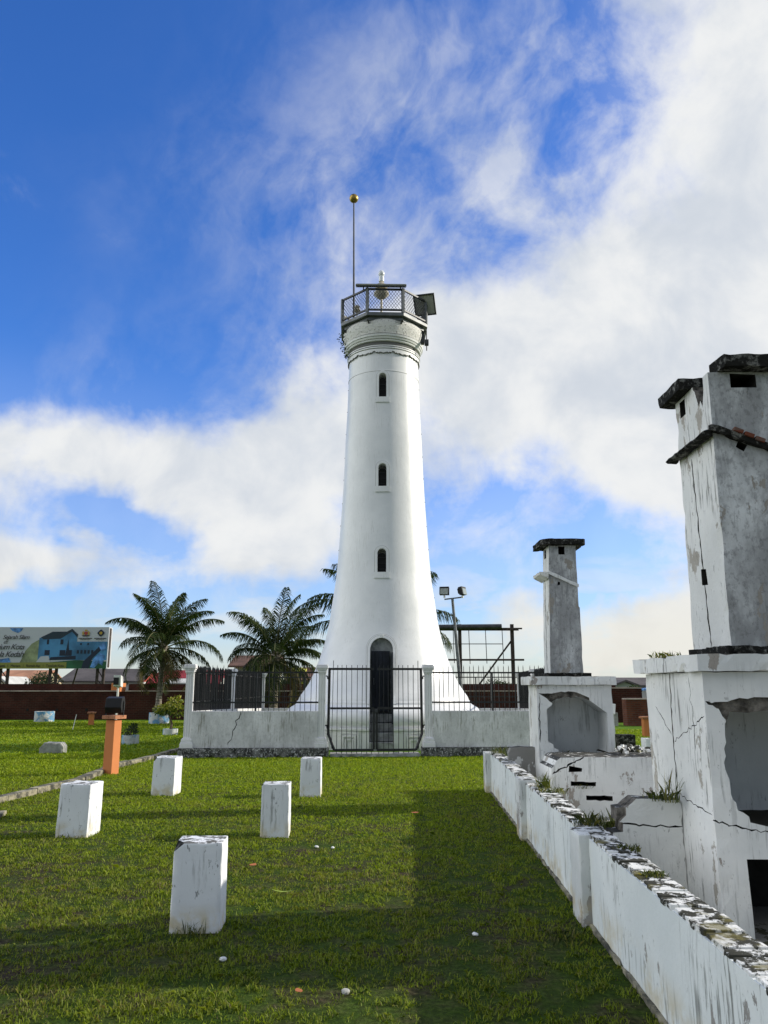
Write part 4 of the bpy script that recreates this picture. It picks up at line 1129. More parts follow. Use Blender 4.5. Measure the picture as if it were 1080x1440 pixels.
# ================================================================== weeds and litter
def tuft(x, y, z, rad, h, n, label, m='weed', broad=0, seed=0):
    a = rng.uniform(0, 6.28, n); r_ = rad * rng.uniform(0, 1, n) ** .6
    P = np.stack([r_ * np.cos(a), r_ * np.sin(a), np.full(n, -.01)], 1)
    o = blades('weed', P, h * rng.uniform(.35, 1.1, n), np.full(n, .0042 + .005 * broad) * rng.uniform(.6, 1.4, n), rng.uniform(.2, 1.1, n), M[m])
    o.location = (x, y, z)
    tag(o, label, 'weed', 'weeds growing around the masonry')
    return o
tuft(-1.23, 5.52, 0, .11, .13, 70, 'dark grass tuft at the foot of the nearest marker stone')
tuft(-3.27, 8.86, 0, .14, .08, 90, 'short grass tuft at the foot of the leftmost marker stone')
tuft(1.58, 8.30, .565, .09, .17, 130, 'yellow grass tuft on the coping behind the middle wall pillar')
tuft(1.60, 8.0, .565, .14, .07, 160, 'low green weeds spreading along the coping near the middle wall pillar')
tuft(1.50, 6.15, .565, .12, .12, 200, 'green grass clump on the coping behind the nearest wall pillar')
tuft(1.75, 6.35, .45, .18, .20, 300, 'dark grass clump in the gap between wing wall and coping', broad=.1)
tuft(1.72, 12.35, .56, .14, .16, 150, 'dry weeds on the far end of the low wall')
tuft(2.02, 5.88, .765, .06, .24, 40, 'wispy weed in the corner where the wing wall meets the large ruin')
tuft(1.96, 6.02, .765, .10, .09, 60, 'small leafy weed on top of the wing wall', broad=.6)
tuft(1.50, 5.25, .565, .08, .05, 120, 'moss patch on the coping just in front of the nearest wall pillar', broad=.4)
tuft(1.43, 4.55, .565, .07, .05, 140, 'yellowish moss patch on the coping nearest the camera', broad=.4)
tuft(2.20, 6.30, 1.765, .12, .07, 130, 'small green weed on the cornice of the large ruin', broad=.3)
tuft(2.55, 11.2, .62, .22, .12, 160, 'dark weeds growing inside the niche of the smaller ruin')
tuft(2.42, 10.22, .345, .13, .07, 80, 'weeds trailing from the middle slot of the bench')
tuft(1.14, 5.45, 0, .18, .065, 200, 'dark grass growing against the nearest wall pillar')
random.seed(12)
def pebble(x, y, s_, label, m):
    mb = MB().lathe([(s_ * .5 * math.sin(math.pi * q / 8), -s_ * .3 * math.cos(math.pi * q / 8)) for q in range(1, 8)], 12); me = mb.mesh('pebble', M[m]); rough(me, s_ * .22, s_ * .16, 1.6 / s_, x * 7, .3)
    o = bpy.data.objects.new('pebble', me); COL.objects.link(o); o.location = (x, y, .012); o.rotation_euler = (.2, .1, random.uniform(0, 3))
    tag(o, label, 'pebble', 'pale pebbles on the lawn')
pebble(.58, 5.52, .04, 'white pebble in the shade nearest the boundary wall', 'whiteplastic')
pebble(-.93, 5.05, .045, 'pale pebble in the shade to the right of the nearest marker stone', 'whiteplastic')
pebble(-.66, 8.35, .045, 'white chip on the bare soil patch in mid lawn', 'whiteplastic')
pebble(-.50, 8.30, .035, 'smaller white chip on the right of the bare soil patch', 'whiteplastic')
pebble(-.20, 4.55, .045, 'grey white stone chip low in the foreground grass', 'concrete')
M['dead_leaf'] = mat('dry leaf', (.40, .13, .04), .7)
M['pale_leaf'] = mat('yellowing blade', (.32, .42, .06), .6)
def leaf(x, y, s_, rzv, label, m):
    V = []; n = 7
    mb = MB()
    for i in range(n):
        t = i / (n - 1); wv = s_ * (.32 if m == 'dead_leaf' else .05) * math.sin(math.pi * (t * .92 + .04)); z = .018 + .35 * s_ * (t - .5) ** 2
        V += [(t * s_, -wv, z + .15 * wv), (t * s_, wv, z + .25 * wv)]
    mb.add(V, [(2 * i, 2 * i + 2, 2 * i + 3, 2 * i + 1) for i in range(n - 1)])
    mb.add([(a_, b_, c_ - .002) for a_, b_, c_ in V], [(2 * i + 1, 2 * i + 3, 2 * i + 2, 2 * i) for i in range(n - 1)])
    o = mb.build('fallen_leaf', M[m], fix=False); o.location = (x, y, .02); o.rotation_euler.z = rzv
    tag(o, label, 'leaf', 'leaves lying on the lawn')
leaf(.33, 10.3, .10, .3, 'orange dry leaf at the edge of the wall shadow', 'dead_leaf')
leaf(-1.15, 7.35, .09, 1.2, 'small orange leaf behind the nearest marker stone', 'dead_leaf')
leaf(-.42, 4.45, .06, 2.0, 'orange brown leaf low in the foreground grass', 'dead_leaf')
leaf(-.85, 6.5, .17, -.2, 'long pale green curled leaf right of the nearest marker stone', 'pale_leaf')

# ================================================================== garden lights
def garden_light(x, y, rzv, h, label, s=1.0, lamp=True):
    t = thing('garden_light', label, 'garden light', (x, y, 0), rzv, 'orange pillar lights')
    MB().box((0, 0, h / 2 - .05), (.20 * s, .20 * s, h - .02 + .10), taper=.97).build('pillar', M['orange'], t, bevel=.008)
    cpb = MB(); cs = .31 * s
    for ix in (-.5, .5):
        for iy in (-.5, .5): cpb.box((ix * cs / 2, iy * cs / 2, h + .04), (cs / 2 - .006, cs / 2 - .006, .065))
    cpb.build('capstone', M['orange_cap'], t, bevel=.008)
    if lamp:
        lf = MB(); hy = .15 * s
        poly = [(-.17, .0), (.10, -.06), (.20, .05), (.13, .22), (-.09, .25), (-.19, .14)]
        lf.prism([(a * s, b * s + h + .20) for a, b in poly], -.20 * s, .20 * s, axis='x')
        lo = lf.build('floodlight', M['blackplastic'], t, bevel=.015)
        lo.scale = (.74, .74, .97)
        lo.rotation_euler.z = R(205)
        MB().prism([(-.185 * s, h + .21), (-.175 * s, h + .205), (-.200 * s, h + .32), (-.212 * s, h + .32)], -.17 * s, .17 * s, axis='x').build('lamp_glass', M['lampglass'], lo)
        bk_ = MB()
        for q in (-1, 1): bk_.bb(q * .215 * s - .008, q * .215 * s + .008, -.03 * s, .03 * s, h + .075, h + .36 * s)
        bk_.bb(-.22 * s, .22 * s, -.03 * s, .03 * s, h + .073, h + .085)
        bk_.build('bracket', M['blackplastic'], lo)
    return t
garden_light(-4.93, 15.05, R(-22), .96, 'orange pillar light with black floodlight at the edge of the left lawn')
garden_light(-11.9, 33.5, R(10), .46, 'short orange pillar without a lamp far off against the brick wall', lamp=False)
garden_light(8.25, 26.0, R(5), .55, 'orange capped short pillar seen in the gap between the two ruins', lamp=False)

# planters and odd blocks on the left lawn
def ring(name, r, h, m, wall=.05, n=28):
    return MB().lathe([(r, 0), (r, h), (r - wall, h), (r - wall, h * .75)], n).mesh(name, M[m], smooth=40)
def planter(x, y, r, h, label, m='pot', parent=None):
    t = thing('planter', label, 'planter', (x, y, 0), 0, 'round concrete planters on the far lawn')
    o = bpy.data.objects.new('ring', ring('ring', r, h, m)); COL.objects.link(o); o.parent = t
    MB().lathe([(r - .055, h * .70), (r - .055, h * .86)], 20).build('soil', M['broken'], t)
    return t
planter(-15.1, 36.6, .42, .46, 'empty blue and white drum planter at the foot of the brick wall')
planter(-9.52, 34.85, .42, .46, 'blue and white drum planter holding the tall left palm')
planter(-6.94, 26.85, .24, .20, 'low grey ring planter holding the yellow croton')
planter(-6.97, 22.75, .23, .24, 'blue and white ring planter behind the orange pillar light')
cr = thing('croton_shrub', 'yellow green croton shrub with crooked stem in a grey ring planter', 'shrub', (-6.94, 26.85, .15))
MB().tube([(0, 0, 0), (.03, 0, .2), (-.05, 0, .42), (-.08, 0, .60)], [.05, .04, .035, .02], 8).build('stem', M['bark'], cr, smooth=50)
leaves('foliage', [(-.38, 0, .66, .22, .22, .14), (-.10, 0, .70, .30, .28, .20), (.10, -.05, .86, .26, .26, .20), (.20, 0, .62, .18, .2, .18), (-.25, .05, .62, .22, .2, .14)], 130.0, .10, M['croton'], cr, .3, 3)
pl_ = thing('potted_plant', 'small dark green plant in the ring planter behind the orange light', 'plant', (-6.97, 22.75, .2))
leaves('foliage', [(0, 0, .14, .20, .18, .14), (.05, 0, .25, .10, .1, .10)], 110, .08, M['tree_leaf'], pl_, .2, 4)
MB().tube([(0, 0, -.02), (0, 0, .16)], .015, 6).build('stem', M['bark'], pl_)
cbm = MB().prism([(-.28, 0), (.26, 0), (.27, .16), (.20, .25), (-.18, .26), (-.29, .12)], -.18, .18).mesh('concrete_block', M['concrete'], bevel=.03); rough(cbm, .09, .012, 6, 2)
o = bpy.data.objects.new('concrete_block', cbm); COL.objects.link(o); o.location = (-7.8, 19.6, 0); o.rotation_euler.z = .1
tag(o, 'dark weathered concrete block lying on the left lawn', 'block')
stk = MB().tube([(0, 0, 0), (.10, 0, .55)], .013, 6).build('marker_stick', M['whiteplastic'], loc=(-11.2, 29.7, 0))
tag(stk, 'thin white leaning stick stuck in the left lawn', 'stick')

# sign and block seen between the ruins
bbk = MB().bb(-.17, .21, -.17, .17, 0, .46).build('sign_pedestal', M['mould'], bevel=.015, loc=(5.56, 19.15, 0))
tag(bbk, 'dark stone pedestal block in the gap between the two ruins', 'pedestal')
sg = thing('sign_post', 'small grey sign with tilted plate on a post behind the dark pedestal', 'sign', (5.60, 20.2, 0))
MB().bb(-.045, .045, -.03, .03, 0, .92).build('post', M['whiteplastic'], sg, bevel=.005)
MB().box((-.04, -.06, 1.02), (.22, .03, .26), rx=R(-20), ry=R(12)).build('plate', M['whiteplastic'], sg, bevel=.006)
MB().bb(.05, .13, -.04, .02, .60, .92).build('cable_box', M['concrete'], sg, bevel=.006)

# ================================================================== fort brick wall
def brick_run(x0, x1, y, h1, h2, label, m='brick', setback=.5, thick=1.0, coping=True):
    t = thing('brick_wall', label, 'wall', ((x0 + x1) / 2, y, 0), 0, 'fort brick walls')
    hw = (x1 - x0) / 2
    MB().bb(-hw, hw, 0, thick, -.1, h1).build('main_wall', M[m], t)
    if coping: MB().bb(-hw, hw, -.03, setback, h1 + .003, h1 + .055).build('ledge', M['brick_coping'], t)
    if h2: MB().bb(-hw, hw, setback, thick + .2, h1 + .003, h2).build('parapet', M[m], t)
    return t
bl = brick_run(-34, -12.75, 39, 1.30, 1.66, 'long dark red brick fort wall on the left below the billboard')
dh = MB()
for i in range(14): dh.bb(-9 + i * 1.4, -9 + i * 1.4 + .11, -.012, .05, .40, .52)
dh.build('drain_holes', M['dark_in'], bl)
b2 = brick_run(-12.35, 11.2, 39, 1.30, 1.66, 'dark red brick fort wall behind the palms and the lighthouse')
MB().box((-12.85, 39.55, .85), (.42, .9, 1.70)).build('end_pier', M['orange'], None, bevel=.01)
ep = [o for o in bpy.data.objects if o.name == 'end_pier'][0]; ep.name = 'orange_pier'
tag(ep, 'orange plastered pier at the end of the left fort wall', 'pier')
gap = MB().bb(-12.62, -12.36, 39.1, 39.9, -.05, 1.30).build('wall_stub', M['brick']); tag(gap, 'narrow brick stub below the white lamp on the fort wall', 'wall')
brick_run(10.0, 11.35, 36.0, 1.45, 0, 'dark stepped end of the brick fort wall behind the ruins', coping=True, thick=.9, setback=.9)
brick_run(9.75, 16.5, 33.0, 1.02, 0, 'low bare red brick wall seen between the two ruins', 'brick_red', thick=.6, setback=.6)
wlamp = thing('wall_lamp', 'white box floodlight on a post above the fort wall', 'floodlight', (-12.5, 38.4, 0))
MB().tube([(0, 0, 0), (0, 0, 1.70)], .05, 8).build('post', M['whiteplastic'], wlamp)
MB().prism([(-.18, 1.55), (.16, 1.50), (.16, 1.98), (-.22, 2.06), (-.22, 1.98)], -.17, .17, axis='x').build('housing', M['whiteplastic'], wlamp, bevel=.01)
MB().bb(-.16, .08, -.235, -.222, 1.62, 1.95).build('lamp_glass', M['blackplastic'], wlamp)

# ================================================================== palms
def frond(parent, base, azm, e0, L, droop, seed, lw=.62, n=72, dead=False):
    g = random.Random(seed)
    pts = [Vector(base)]; e = e0; seg = 14
    dirs = []
    for i in range(seg):
        dv = Vector((math.cos(azm) * math.cos(e), math.sin(azm) * math.cos(e), math.sin(e)))
        dirs.append(dv); pts.append(pts[-1] + dv * (L / seg))
        e -= droop * (.35 + 1.3 * i / seg) / seg * 1.6
        azm += g.uniform(-.02, .02)
    dirs.append(dirs[-1])
    V = []; F = []; T = []
    side0 = Vector((-math.sin(azm), math.cos(azm), 0))
    for q in range(n):
        t = .10 + .90 * (q + .5) / n
        f = t * seg; i = min(int(f), seg - 1); p = pts[i].lerp(pts[i + 1], f - i); dv = dirs[i]
        ll = lw * (math.sin(math.pi * min(1, t * .80 + .16)) ** .7) * g.uniform(.82, 1.12)
        for s_ in (-1, 1):
            if g.random() < .05: continue
            d_ = (side0 * s_ * g.uniform(.6, .95) + dv * g.uniform(.55, .9)).normalized()
            p1 = p + d_ * ll * .45 + Vector((0, 0, -.05 * ll))
            dn = (d_ * .55 + Vector((0, 0, -1)) * g.uniform(.6, 1.3)).normalized()
            p2 = p1 + dn * ll * .55
            w_ = dv * (.016 + .007 * g.random())
            o = len(V)
            V += [p - w_ * .6, p + w_ * .6, p1 + w_, p1 - w_, p2]
            F += [(o, o + 1, o + 2, o + 3), (o + 3, o + 2, o + 4, o + 4)]
            tt = g.random() * .75 + (.25 if g.random() < .08 else 0)
            tt = .80 + .2 * g.random() if dead else tt
            T += [tt, tt]
    V = np.array([tuple(v) for v in V]); 
    quads = np.array(F)
    # triangles for the tips: split into a triangle mesh
    tri = []
    tn = []
    for f_, t_ in zip(F, T):
        if f_[2] == f_[3]: tri.append(f_[:3]); tn.append(t_)
        else: tri += [(f_[0], f_[1], f_[2]), (f_[0], f_[2], f_[3])]; tn += [t_, t_]
    me = tri_mesh('frond', V, np.array(tri), np.array(tn), M['palm'])
    o = bpy.data.objects.new('frond', me); COL.objects.link(o); o.parent = parent
    rs = MB().tube(pts, [.030 * (1 - .8 * i / seg) + .004 for i in range(seg + 1)], 5).build('frond_stem', M['rachis'], o, smooth=60)
    return o
def palm(x, y, h, L, label, seed, nf=24, lean=(0, 0), nuts=False, rt=.13):
    g = random.Random(seed)
    t = thing('palm_tree', label, 'palm', (x, y, 0), 0, 'young coconut palms')
    pts = [(lean[0] * (i / 8) ** 1.6, lean[1] * (i / 8), h * i / 8) for i in range(9)]
    MB().tube(pts, [rt * (1.5 - .9 * min(1, i / 2.5)) if i < 2 else rt * (1 - .03 * i) for i in range(9)], 12).build('trunk', M['trunk'], t, smooth=50)
    top = Vector(pts[-1])
    MB().lathe([(rt * .9, -.1), (rt * 1.25, .1), (rt * 1.1, .45), (.05, .8)], 10, top).build('crown_shaft', M['trunk'], t, smooth=50)
    for i in range(nf):
        u = i / (nf - 1)
        e0 = R(88) - u ** 1.15 * R(118)
        az_ = i * 2.39996 + g.uniform(-.45, .45)
        e0 += g.uniform(-.14, .14)
        frond(t, top + Vector((math.cos(az_) * .08, math.sin(az_) * .08, .35 - .25 * u)), az_, e0, L * (.80 + .25 * math.sin(math.pi * min(1, .25 + u * .8))) * g.uniform(.80, 1.15), R(30) + R(62) * u + g.uniform(-.15, .15), seed * 100 + i, lw=L * .33, dead=(i >= nf - 3))
    if nuts:
        for i in range(9):
            a = i * .8; nb = MB().lathe([(.10 * math.sin(math.pi * q / 8), -.13 * math.cos(math.pi * q / 8)) for q in range(9)], 10, (top.x + .2 * math.cos(a), top.y + .2 * math.sin(a), top.z + .05 - .14 * (i % 3)), cap=False)
            nb.build('coconut', M['coconut'], t, smooth=60)
    return t
palm(-9.62, 34.95, 2.95, 2.65, 'tall coconut palm with hanging nuts on the left of the enclosure', 3, 32, (.10, 0), True, .14)
palm(-4.62, 34.2, 2.45, 2.70, 'bushy green coconut palm just left of the lighthouse', 5, 32, (.05, 0), False, .19)
palm(-.10, 31.0, 3.45, 3.55, 'coconut palm mostly hidden behind the lighthouse with fronds showing on both sides', 8, 28, (0, 0), False, .16)

# ================================================================== floodlight pole
fp = thing('floodlight_pole', 'tall grey pole with two floodlights right of the lighthouse', 'floodlight pole', (2.93, 30, 0))
MB().tube([(0, 0, 0), (-.36, 0, 4.78)], [.085, .05], 10).build('pole', M['grey_metal'], fp, smooth=50)
MB().tube([(-.66, 0, 4.74), (0.0, 0, 4.82)], .028, 6).build('crossarm', M['grey_metal'], fp)
for x, rz_, gl in ((-.66, R(-12), 1), (.02, R(58), 1)):
    lo = MB().box((0, 0, .20), (.36, .16, .30), rx=R(-12)).box((0, .10, .20), (.24, .10, .20), rx=R(-12)).build('floodlight', M['blackplastic'], fp, bevel=.012, loc=(x, -.05, 4.85))
    lo.rotation_euler.z = rz_
    MB().box((0, -.092, .178), (.29, .012, .23), rx=R(-12)).build('lamp_glass', M['lampglass'], lo)
    MB().bb(-.03, .03, -.03, .03, -.06, .03).build('bracket', M['whiteplastic'], lo)

# ================================================================== billboards
M['bb_white'] = mat('billboard pale print', (.50, .52, .56), .6)
M['bb_blue'] = mat('billboard blue print', rough=.6, build=noisy((.055, .19, .36), .4, .8, 0))
M['bb_blue2'] = mat('billboard splash blue', rough=.6, build=noisy((.10, .25, .55), .6, 3, 0))
M['bb_roof'] = mat('billboard roof print', (.018, .035, .055), .6)
M['bb_dark'] = mat('billboard dark print', (.012, .022, .045), .6)
M['bb_green'] = mat('billboard green print', rough=.6, build=noisy((.02, .10, .045), .4, 1.2, 0))
M['bb_lime'] = mat('billboard lime print', rough=.6, build=noisy((.25, .29, .16), .45, 1.5, 0))
M['bb_bar'] = mat('billboard yellow bar', (.24, .24, .05), .6)
M['bb_ink'] = mat('billboard ink', (.02, .018, .02), .6)
M['bb_red'] = mat('billboard red', (.35, .05, .04), .6)
M['bb_yellow'] = mat('billboard yellow', (.45, .30, .04), .6)
M['rust_steel'] = mat('rusty dark steel', rough=.8, build=noisy((.045, .032, .026), .5, 6, .2))
bbd = thing('billboard', 'large printed billboard with a blue house picture above the brick wall', 'billboard', (-16.05, 47, 0))
BW, Z0, Z1 = 10.6, 2.56, 4.93
MB().bb(-BW, 0, .0, .62, Z0, Z1).build('box', M['bb_white'], bbd)
MB().bb(.003, .02, .10, .40, Z0 + .06, Z1 - .06).build('end_recess', M['rust_steel'], bbd)
art = MB()
def P2(px, py):   # position on the board from the visible right part: 155 px wide there is 6.42 m
    return (-(151 - px) * .0415, Z1 - (py - 881.5) * .0408)
layers = []
def poly(pts, m, lay):
    o = MB().prism([P2(*q) for q in pts], -.004 * lay - .003, -.004 * lay).build('printed_picture', M[m], bbd); return o
poly([(28, 935), (36, 915), (44, 905), (56, 898), (60, 940), (30, 940)], 'bb_lime', 1)
poly([(54, 897), (76, 893), (99, 886), (107, 896), (107, 902), (150, 902), (150, 928), (54, 928)], 'bb_blue', 2)
poly([(56, 896), (72, 888), (92, 888), (99, 884), (108, 892), (107, 896), (99, 888), (84, 898), (60, 899)], 'bb_roof', 3)
poly([(70, 931), (108, 928), (150, 930), (150, 940), (62, 940)], 'bb_green', 3)
poly([(58, 923), (69, 922), (72, 931), (52, 931)], 'bb_white', 4)
for q in ((65, 899, 68, 906), (84, 899, 88, 906), (63, 914, 70, 921), (84, 914, 92, 922), (97, 914, 101, 922), (108, 914, 111, 919), (113, 914, 116, 919), (118, 914, 121, 919), (123, 914, 126, 919), (128, 914, 131, 919), (112, 904, 114, 907), (122, 904, 124, 907)):
    poly([(q[0], q[1]), (q[2], q[1]), (q[2], q[3]), (q[0], q[3])], 'bb_dark', 4)
poly([(92, 922), (95, 899), (98, 922)], 'bb_dark', 5)
poly([(72, 924), (107, 922), (107, 927), (70, 928)], 'bb_dark', 4)
poly([(116, 940), (118, 930), (128, 920), (140, 908), (148, 907), (140, 916), (130, 926), (126, 940)], 'bb_dark', 5)
poly([(128, 938), (132, 926), (141, 918), (148, 922), (145, 936), (140, 932), (134, 939)], 'bb_blue2', 4)
poly([(138, 908), (146, 903), (149, 912), (143, 916)], 'bb_blue2', 6)
poly([(11, 883), (30, 883), (28, 887), (23, 890), (15, 887)], 'bb_blue2', 2)
poly([(0, 927), (14, 925), (17, 931), (2, 932)], 'bb_blue2', 2)
poly([(-60, 932), (95, 931), (95, 940), (-60, 940)], 'bb_bar', 5)
# two small crests: a shield with supporters, a round seal
def crest(px, py, k_):
    cx, cz = P2(px, py)
    m_ = MB()
    if k_ == 0:
        MB().prism([(cx - .10, cz + .08), (cx + .10, cz + .08), (cx + .10, cz - .04), (cx, cz - .14), (cx - .10, cz - .04)], -.040, -.036).build('crest', M['bb_red'], bbd)
        for s_ in (-1, 1): m_.prism([(cx + s_ * .13, cz + .12), (cx + s_ * .22, cz + .06), (cx + s_ * .20, cz - .12), (cx + s_ * .12, cz - .10)], -.042, -.038)
        m_.prism([(cx - .06, cz + .20), (cx + .06, cz + .20), (cx + .09, cz + .11), (cx - .09, cz + .11)], -.042, -.038)
        m_.build('crest', M['bb_yellow'], bbd)
        MB().prism([(cx - .24, cz - .13), (cx + .24, cz - .13), (cx + .16, cz - .19), (cx - .16, cz - .19)], -.044, -.040).build('crest', M['bb_ink'], bbd)
    else:
        MB().prism([(cx + .17 * math.cos(i * math.pi / 4) * (1 if i % 2 else 1.25), cz + .17 * math.sin(i * math.pi / 4) * (1 if i % 2 else 1.25)) for i in range(8)], -.040, -.036).build('crest', M['bb_dark'], bbd)
        MB().prism([(cx + .09 * math.cos(i * math.pi / 4), cz + .09 * math.sin(i * math.pi / 4)) for i in range(8)], -.045, -.041).build('crest', M['bb_yellow'], bbd)
crest(119, 890, 0); crest(140, 890, 1)
for x0, x1 in ((109, 128), (131, 148)):
    poly([(x0, 897), (x1, 897), (x1, 898), (x0, 898)], 'bb_ink', 8); poly([(x0 + 2, 899), (x1 - 3, 899), (x1 - 3, 899.6), (x0 + 2, 899.6)], 'bb_ink', 8)
def text(body, px, py, size, m, shear=.0, align='RIGHT', lay=-.05, sx=1.0):
    cu = bpy.data.curves.new('text', 'FONT'); cu.body = body; cu.size = size; cu.align_x = align; cu.shear = shear; cu.extrude = .002; cu.space_character = sx
    o = bpy.data.objects.new('text', cu); COL.objects.link(o)
    dg = bpy.context.evaluated_depsgraph_get()
    me = bpy.data.meshes.new_from_object(o.evaluated_get(dg), depsgraph=dg)
    bpy.data.objects.remove(o)
    x, z = P2(px, py)
    o = bpy.data.objects.new('lettering', me); COL.objects.link(o); o.parent = bbd
    me.materials.clear(); me.materials.append(M[m])
    o.rotation_euler = (R(90), 0, 0); o.location = (x, lay, z)
    return o
text('Sejarah Silam', 40, 898.5, .34, 'bb_ink', .35, sx=.88)
text('di', 10, 905, .34, 'bb_ink', .35)
text('Muzium Kota', 34, 913, .44, 'bb_ink', .35, sx=.88)
text('Kuala Kedah', 34, 923.5, .46, 'bb_ink', .35, sx=.88)
text('Gerbang Kuasapati   |   Meriam   |   Rumah Api   |   Tembok Kota', 92, 937.5, .20, 'bb_ink', 0, sx=.92)
pz = MB()
for px in (1.5, 11.8, 71, 79.5, 137, 145.7):
    x = -(151 - px) * .0415
    MB().bb(x - .07, x + .07, .15, .29, 0, Z0).build('post', M['rust_steel'], bbd)
for px in (-60,):
    x = -(151 - px) * .0415
    MB().bb(x - .07, x + .07, .15, .29, 0, Z0).build('post', M['rust_steel'], bbd)
MB().tube([P2(108, 940)[0:1] + (.3, Z0), (P2(80, 940)[0], 2.0, .2)], .05, 6).build('brace', M['rust_steel'], bbd)
for a_, b_ in ((1.5, 11.8), (71, 79.5), (137, 145.7)):
    xa, xb = -(151 - a_) * .0415, -(151 - b_) * .0415
    MB().tube([(xa, .22, Z0 - .05), (xb, .22, Z0 - .6)], .03, 5).tube([(xb, .22, 1.5), (xa, .22, Z0 - .6)], .03, 5).build('brace', M['rust_steel'], bbd)
# bare billboard frame
ef = thing('bare_hoarding', 'empty rusty steel billboard frame behind the lighthouse enclosure', 'billboard frame', (3.11, 45, 0))
for x in (1.13, 4.06, -1.8): MB().bb(x - .09, x + .09, 0, .22, 0, 4.95).build('post', M['rust_steel'], ef)
MB().tube([(-2.6, -.12, 4.74), (3.45, -.12, 4.80)], [.15, .15], 8).build('top_tube', M['grey_dark'], ef, smooth=50)
bars = [((3.45, 4.70), (4.6, 4.70), .05), ((-2.6, 4.62), (4.4, 4.62), .045), ((-2.6, 2.98), (4.65, 2.98), .06), ((-2.6, 3.85), (3.5, 3.85), .025)]
for (xa, za), (xb, zb_), r_ in bars: MB().tube([(xa, -.08, za), (xb, -.08, zb_)], r_, 6).build('crossbar', M['rust_steel'], ef)
for x, z0 in ((.75, 2.8), (1.62, 2.75), (2.55, 2.78), (3.48, 2.75), (-.6, 2.8)): MB().tube([(x, -.05, 4.65), (x + .04, -.05, z0)], .022, 5).build('hanger', M['grey_dark'], ef)
MB().tube([(3.98, .1, 4.0), (2.2, 1.5, 1.5)], .05, 6).build('brace', M['rust_steel'], ef)

# ================================================================== far houses and trees
M['roof_grey'] = mat('weathered dark roof sheets', rough=.9, build=noisy((.085, .075, .075), .3, .7, .3, .03, 6))
M['roof_orange'] = mat('clay roof tiles', rough=.9, build=noisy((.40, .20, .12), .25, .8, .3, .03, 6))
M['roof_red'] = mat('red roof sheets', rough=.8, build=noisy((.28, .02, .03), .25, .6, .2))
M['roof_brown'] = mat('brown roof tiles', rough=.9, build=noisy((.13, .07, .05), .3, .8, .3))
M['wall_pale'] = mat('pale house wall', rough=.9, build=noisy((.52, .52, .50), .15, .6, .1))
M['wall_cream'] = mat('cream house wall', rough=.9, build=noisy((.55, .48, .34), .15, .6, .1))
M['wall_lime'] = mat('lime house wall', rough=.9, build=noisy((.45, .46, .06), .15, .6, .1))
M['wall_red'] = mat('red house wall', rough=.9, build=noisy((.38, .07, .05), .2, .6, .1))
M['window_dark'] = mat('dark window glass', (.02, .025, .03), .2, 0, .6)
def house(x0, x1, y, d_, zw, zr, wall, roof, label, ridge='x', over=.3, wins=2, gable=None):
    t = thing('house', label, 'house', ((x0 + x1) / 2, y, 0), 0, 'houses beyond the fort wall')
    hw = (x1 - x0) / 2
    MB().bb(-hw, hw, 0, d_, 0, zw).build('wall', M[wall], t)
    rf = MB()
    if ridge == 'x':   # ridge runs along x, slopes face the camera
        rf.prism([(-over, zw - .05), (d_ / 2, zr), (d_ + over, zw - .05), (d_ + over, zw + .08), (d_ / 2, zr + .13), (-over, zw + .08)], -hw - over, hw + over, axis='x')
        g = MB().prism([(0, zw), (d_, zw), (d_ / 2, zr - .02)], -hw, hw, axis='x'); g.build('gable', M[gable or wall], t)
    else:
        rf.prism([(-hw - over, zw - .05), (0, zr), (hw + over, zw - .05), (hw + over, zw + .08), (0, zr + .13), (-hw - over, zw + .08)], -over, d_ + over)
        MB().prism([(-hw, zw), (hw, zw), (0, zr - .02)], 0, d_).build('gable', M[gable or wall], t)
    rf.build('roof', M[roof], t)
    for i in range(wins):
        x = -hw + (i + .5) * 2 * hw / wins
        wo_ = MB().bb(x - .5, x + .5, -.04, .04, zw - 1.3, zw - .35).build('window', M['wall_pale'], t)
        MB().bb(x - .43, x + .43, -.06, -.045, zw - 1.23, zw - .42).build('pane', M['window_dark'], wo_)
    return t
house(-29.2, -22.2, 74, 7, 1.95, 3.05, 'wall_pale', 'roof_grey', 'long low house with dark weathered roof behind the billboard posts', gable='wall_red')
house(-41.5, -33.5, 70, 6, 1.6, 2.25, 'wall_pale', 'roof_grey', 'low dark roofed shed at the far left edge beyond the fort wall')
house(-33.2, -31.0, 68, 5, 1.45, 2.25, 'wall_cream', 'wall_pale', 'small cream gabled hut in front of the round dark tree', ridge='y', wins=0, over=.1)
house(-41.0, -36.3, 86, 6, 1.9, 3.15, 'wall_cream', 'roof_orange', 'orange tiled house on the far left beyond the billboard', ridge='x')
house(-34.0, -31.3, 88, 6, 1.9, 3.2, 'wall_cream', 'roof_orange', 'orange tiled house to the right of the round dark tree', ridge='y', wins=1)
house(-20.0, -14.4, 70, 8, 1.75, 2.85, 'wall_pale', 'roof_red', 'house with dark red roof between the left palm and the enclosure', ridge='x')
house(-17.6, -15.2, 66, 3, 1.75, 2.05, 'wall_pale', 'wall_pale', 'small white annexe in front of the dark red roof', ridge='x', wins=2, over=.15)
house(-11.0, -8.2, 60, 5, 2.95, 3.75, 'wall_cream', 'roof_brown', 'cream house with brown hip roof behind the bushy palm', ridge='x', over=.45)
house(-7.0, -5.6, 57, 4, 2.55, 2.75, 'wall_lime', 'wall_lime', 'narrow lime yellow house beside the lighthouse', ridge='x', wins=1, over=.1)
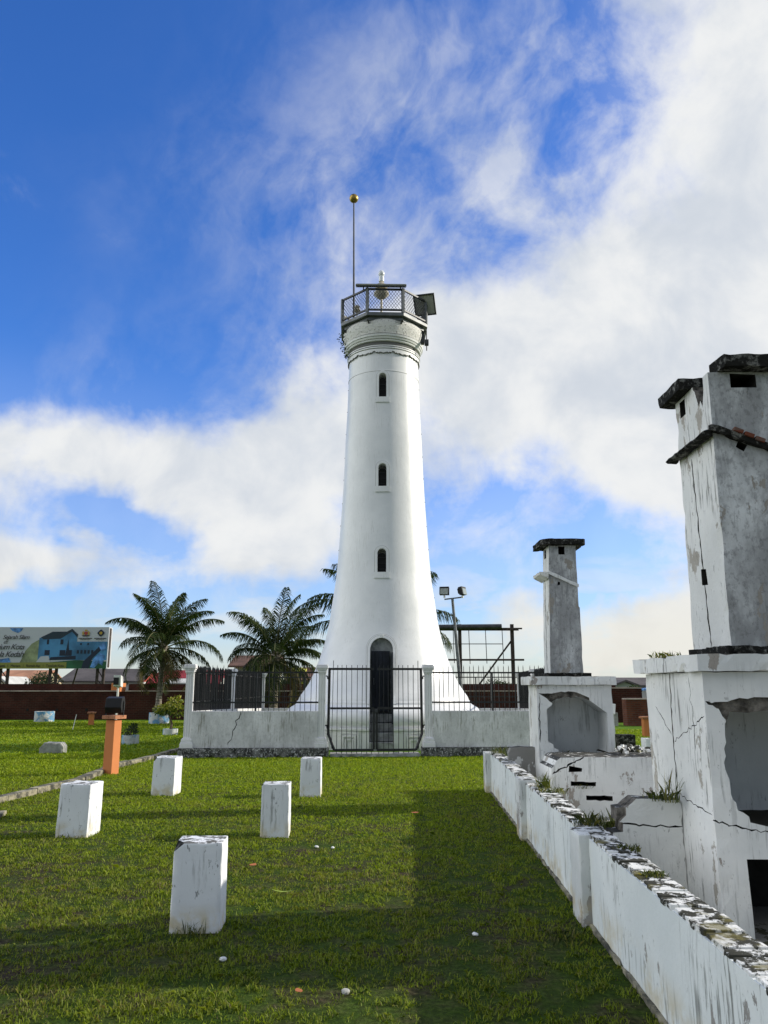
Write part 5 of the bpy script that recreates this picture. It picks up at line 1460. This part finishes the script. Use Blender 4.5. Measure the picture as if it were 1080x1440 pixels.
house(-5.5, -2.5, 56, 5, 1.9, 2.75, 'wall_cream', 'roof_brown', 'brown roofed house half hidden by the lighthouse flare', ridge='x', wins=1)
house(17.6, 23.0, 62, 6, 1.55, 2.1, 'wall_pale', 'roof_grey', 'long grey roofed house seen between the two ruins', ridge='x', wins=3)
house(15.2, 17.3, 55, 4, 1.4, 1.85, 'wall_pale', 'roof_grey', 'small white house left of the long grey roof between the ruins', ridge='y', wins=1)
tp = MB().prism([(-1.0, 1.30), (1.0, 1.30), (.9, 1.55), (-1.0, 1.42)], 0, 1.5).build('tarpaulin', M['bb_blue2'], loc=(17.0, 50, 0)); tag(tp, 'blue tarpaulin canopy by the houses between the ruins', 'tarpaulin')
for q in range(2): MB().bb(-.9 + q * 1.8, -.85 + q * 1.8, .1, .15, 0, 1.305).build('pole', M['grey_dark'], tp)
def far_tree(x, y, h, r, label, seed, m='tree_leaf', kind='tree'):
    t = thing('broadleaf_tree', label, kind, (x, y, 0), 0, 'trees beyond the fort wall')
    g = random.Random(seed)
    MB().tube([(0, 0, 0), (.05, 0, h * .5), (0, 0, h * .8)], [r * .10, r * .08, r * .04], 8).build('trunk', M['bark'], t, smooth=50)
    bl_ = [(g.uniform(-.6, .6) * r, g.uniform(-.4, .4) * r, h * .62 + g.uniform(-.25, .32) * r, r * g.uniform(.38, .6), r * g.uniform(.38, .6), r * g.uniform(.3, .45)) for _ in range(11)]
    leaves('crown', bl_, 45, .20 * max(.6, r / 1.6), M[m], t, .3, seed)
    return t
far_tree(-25.6, 61, 2.75, 1.35, 'round dark tree behind the billboard posts', 2)
far_tree(6.6, 50, 2.35, .85, 'low dark tree seen through the empty billboard frame', 4)
far_tree(7.9, 52, 2.2, .7, 'small tree at the right foot of the empty billboard frame', 5)
far_tree(15.9, 52, 1.95, .55, 'small dark tree among the houses between the two ruins', 6)
far_tree(-8.0, 52, 3.35, .95, 'yellow green bush tree behind the bushy palm', 7, 'bush')
far_tree(-5.3, 44, 2.6, .7, 'dark leafy shrub at the right of the bushy palm trunk', 9)
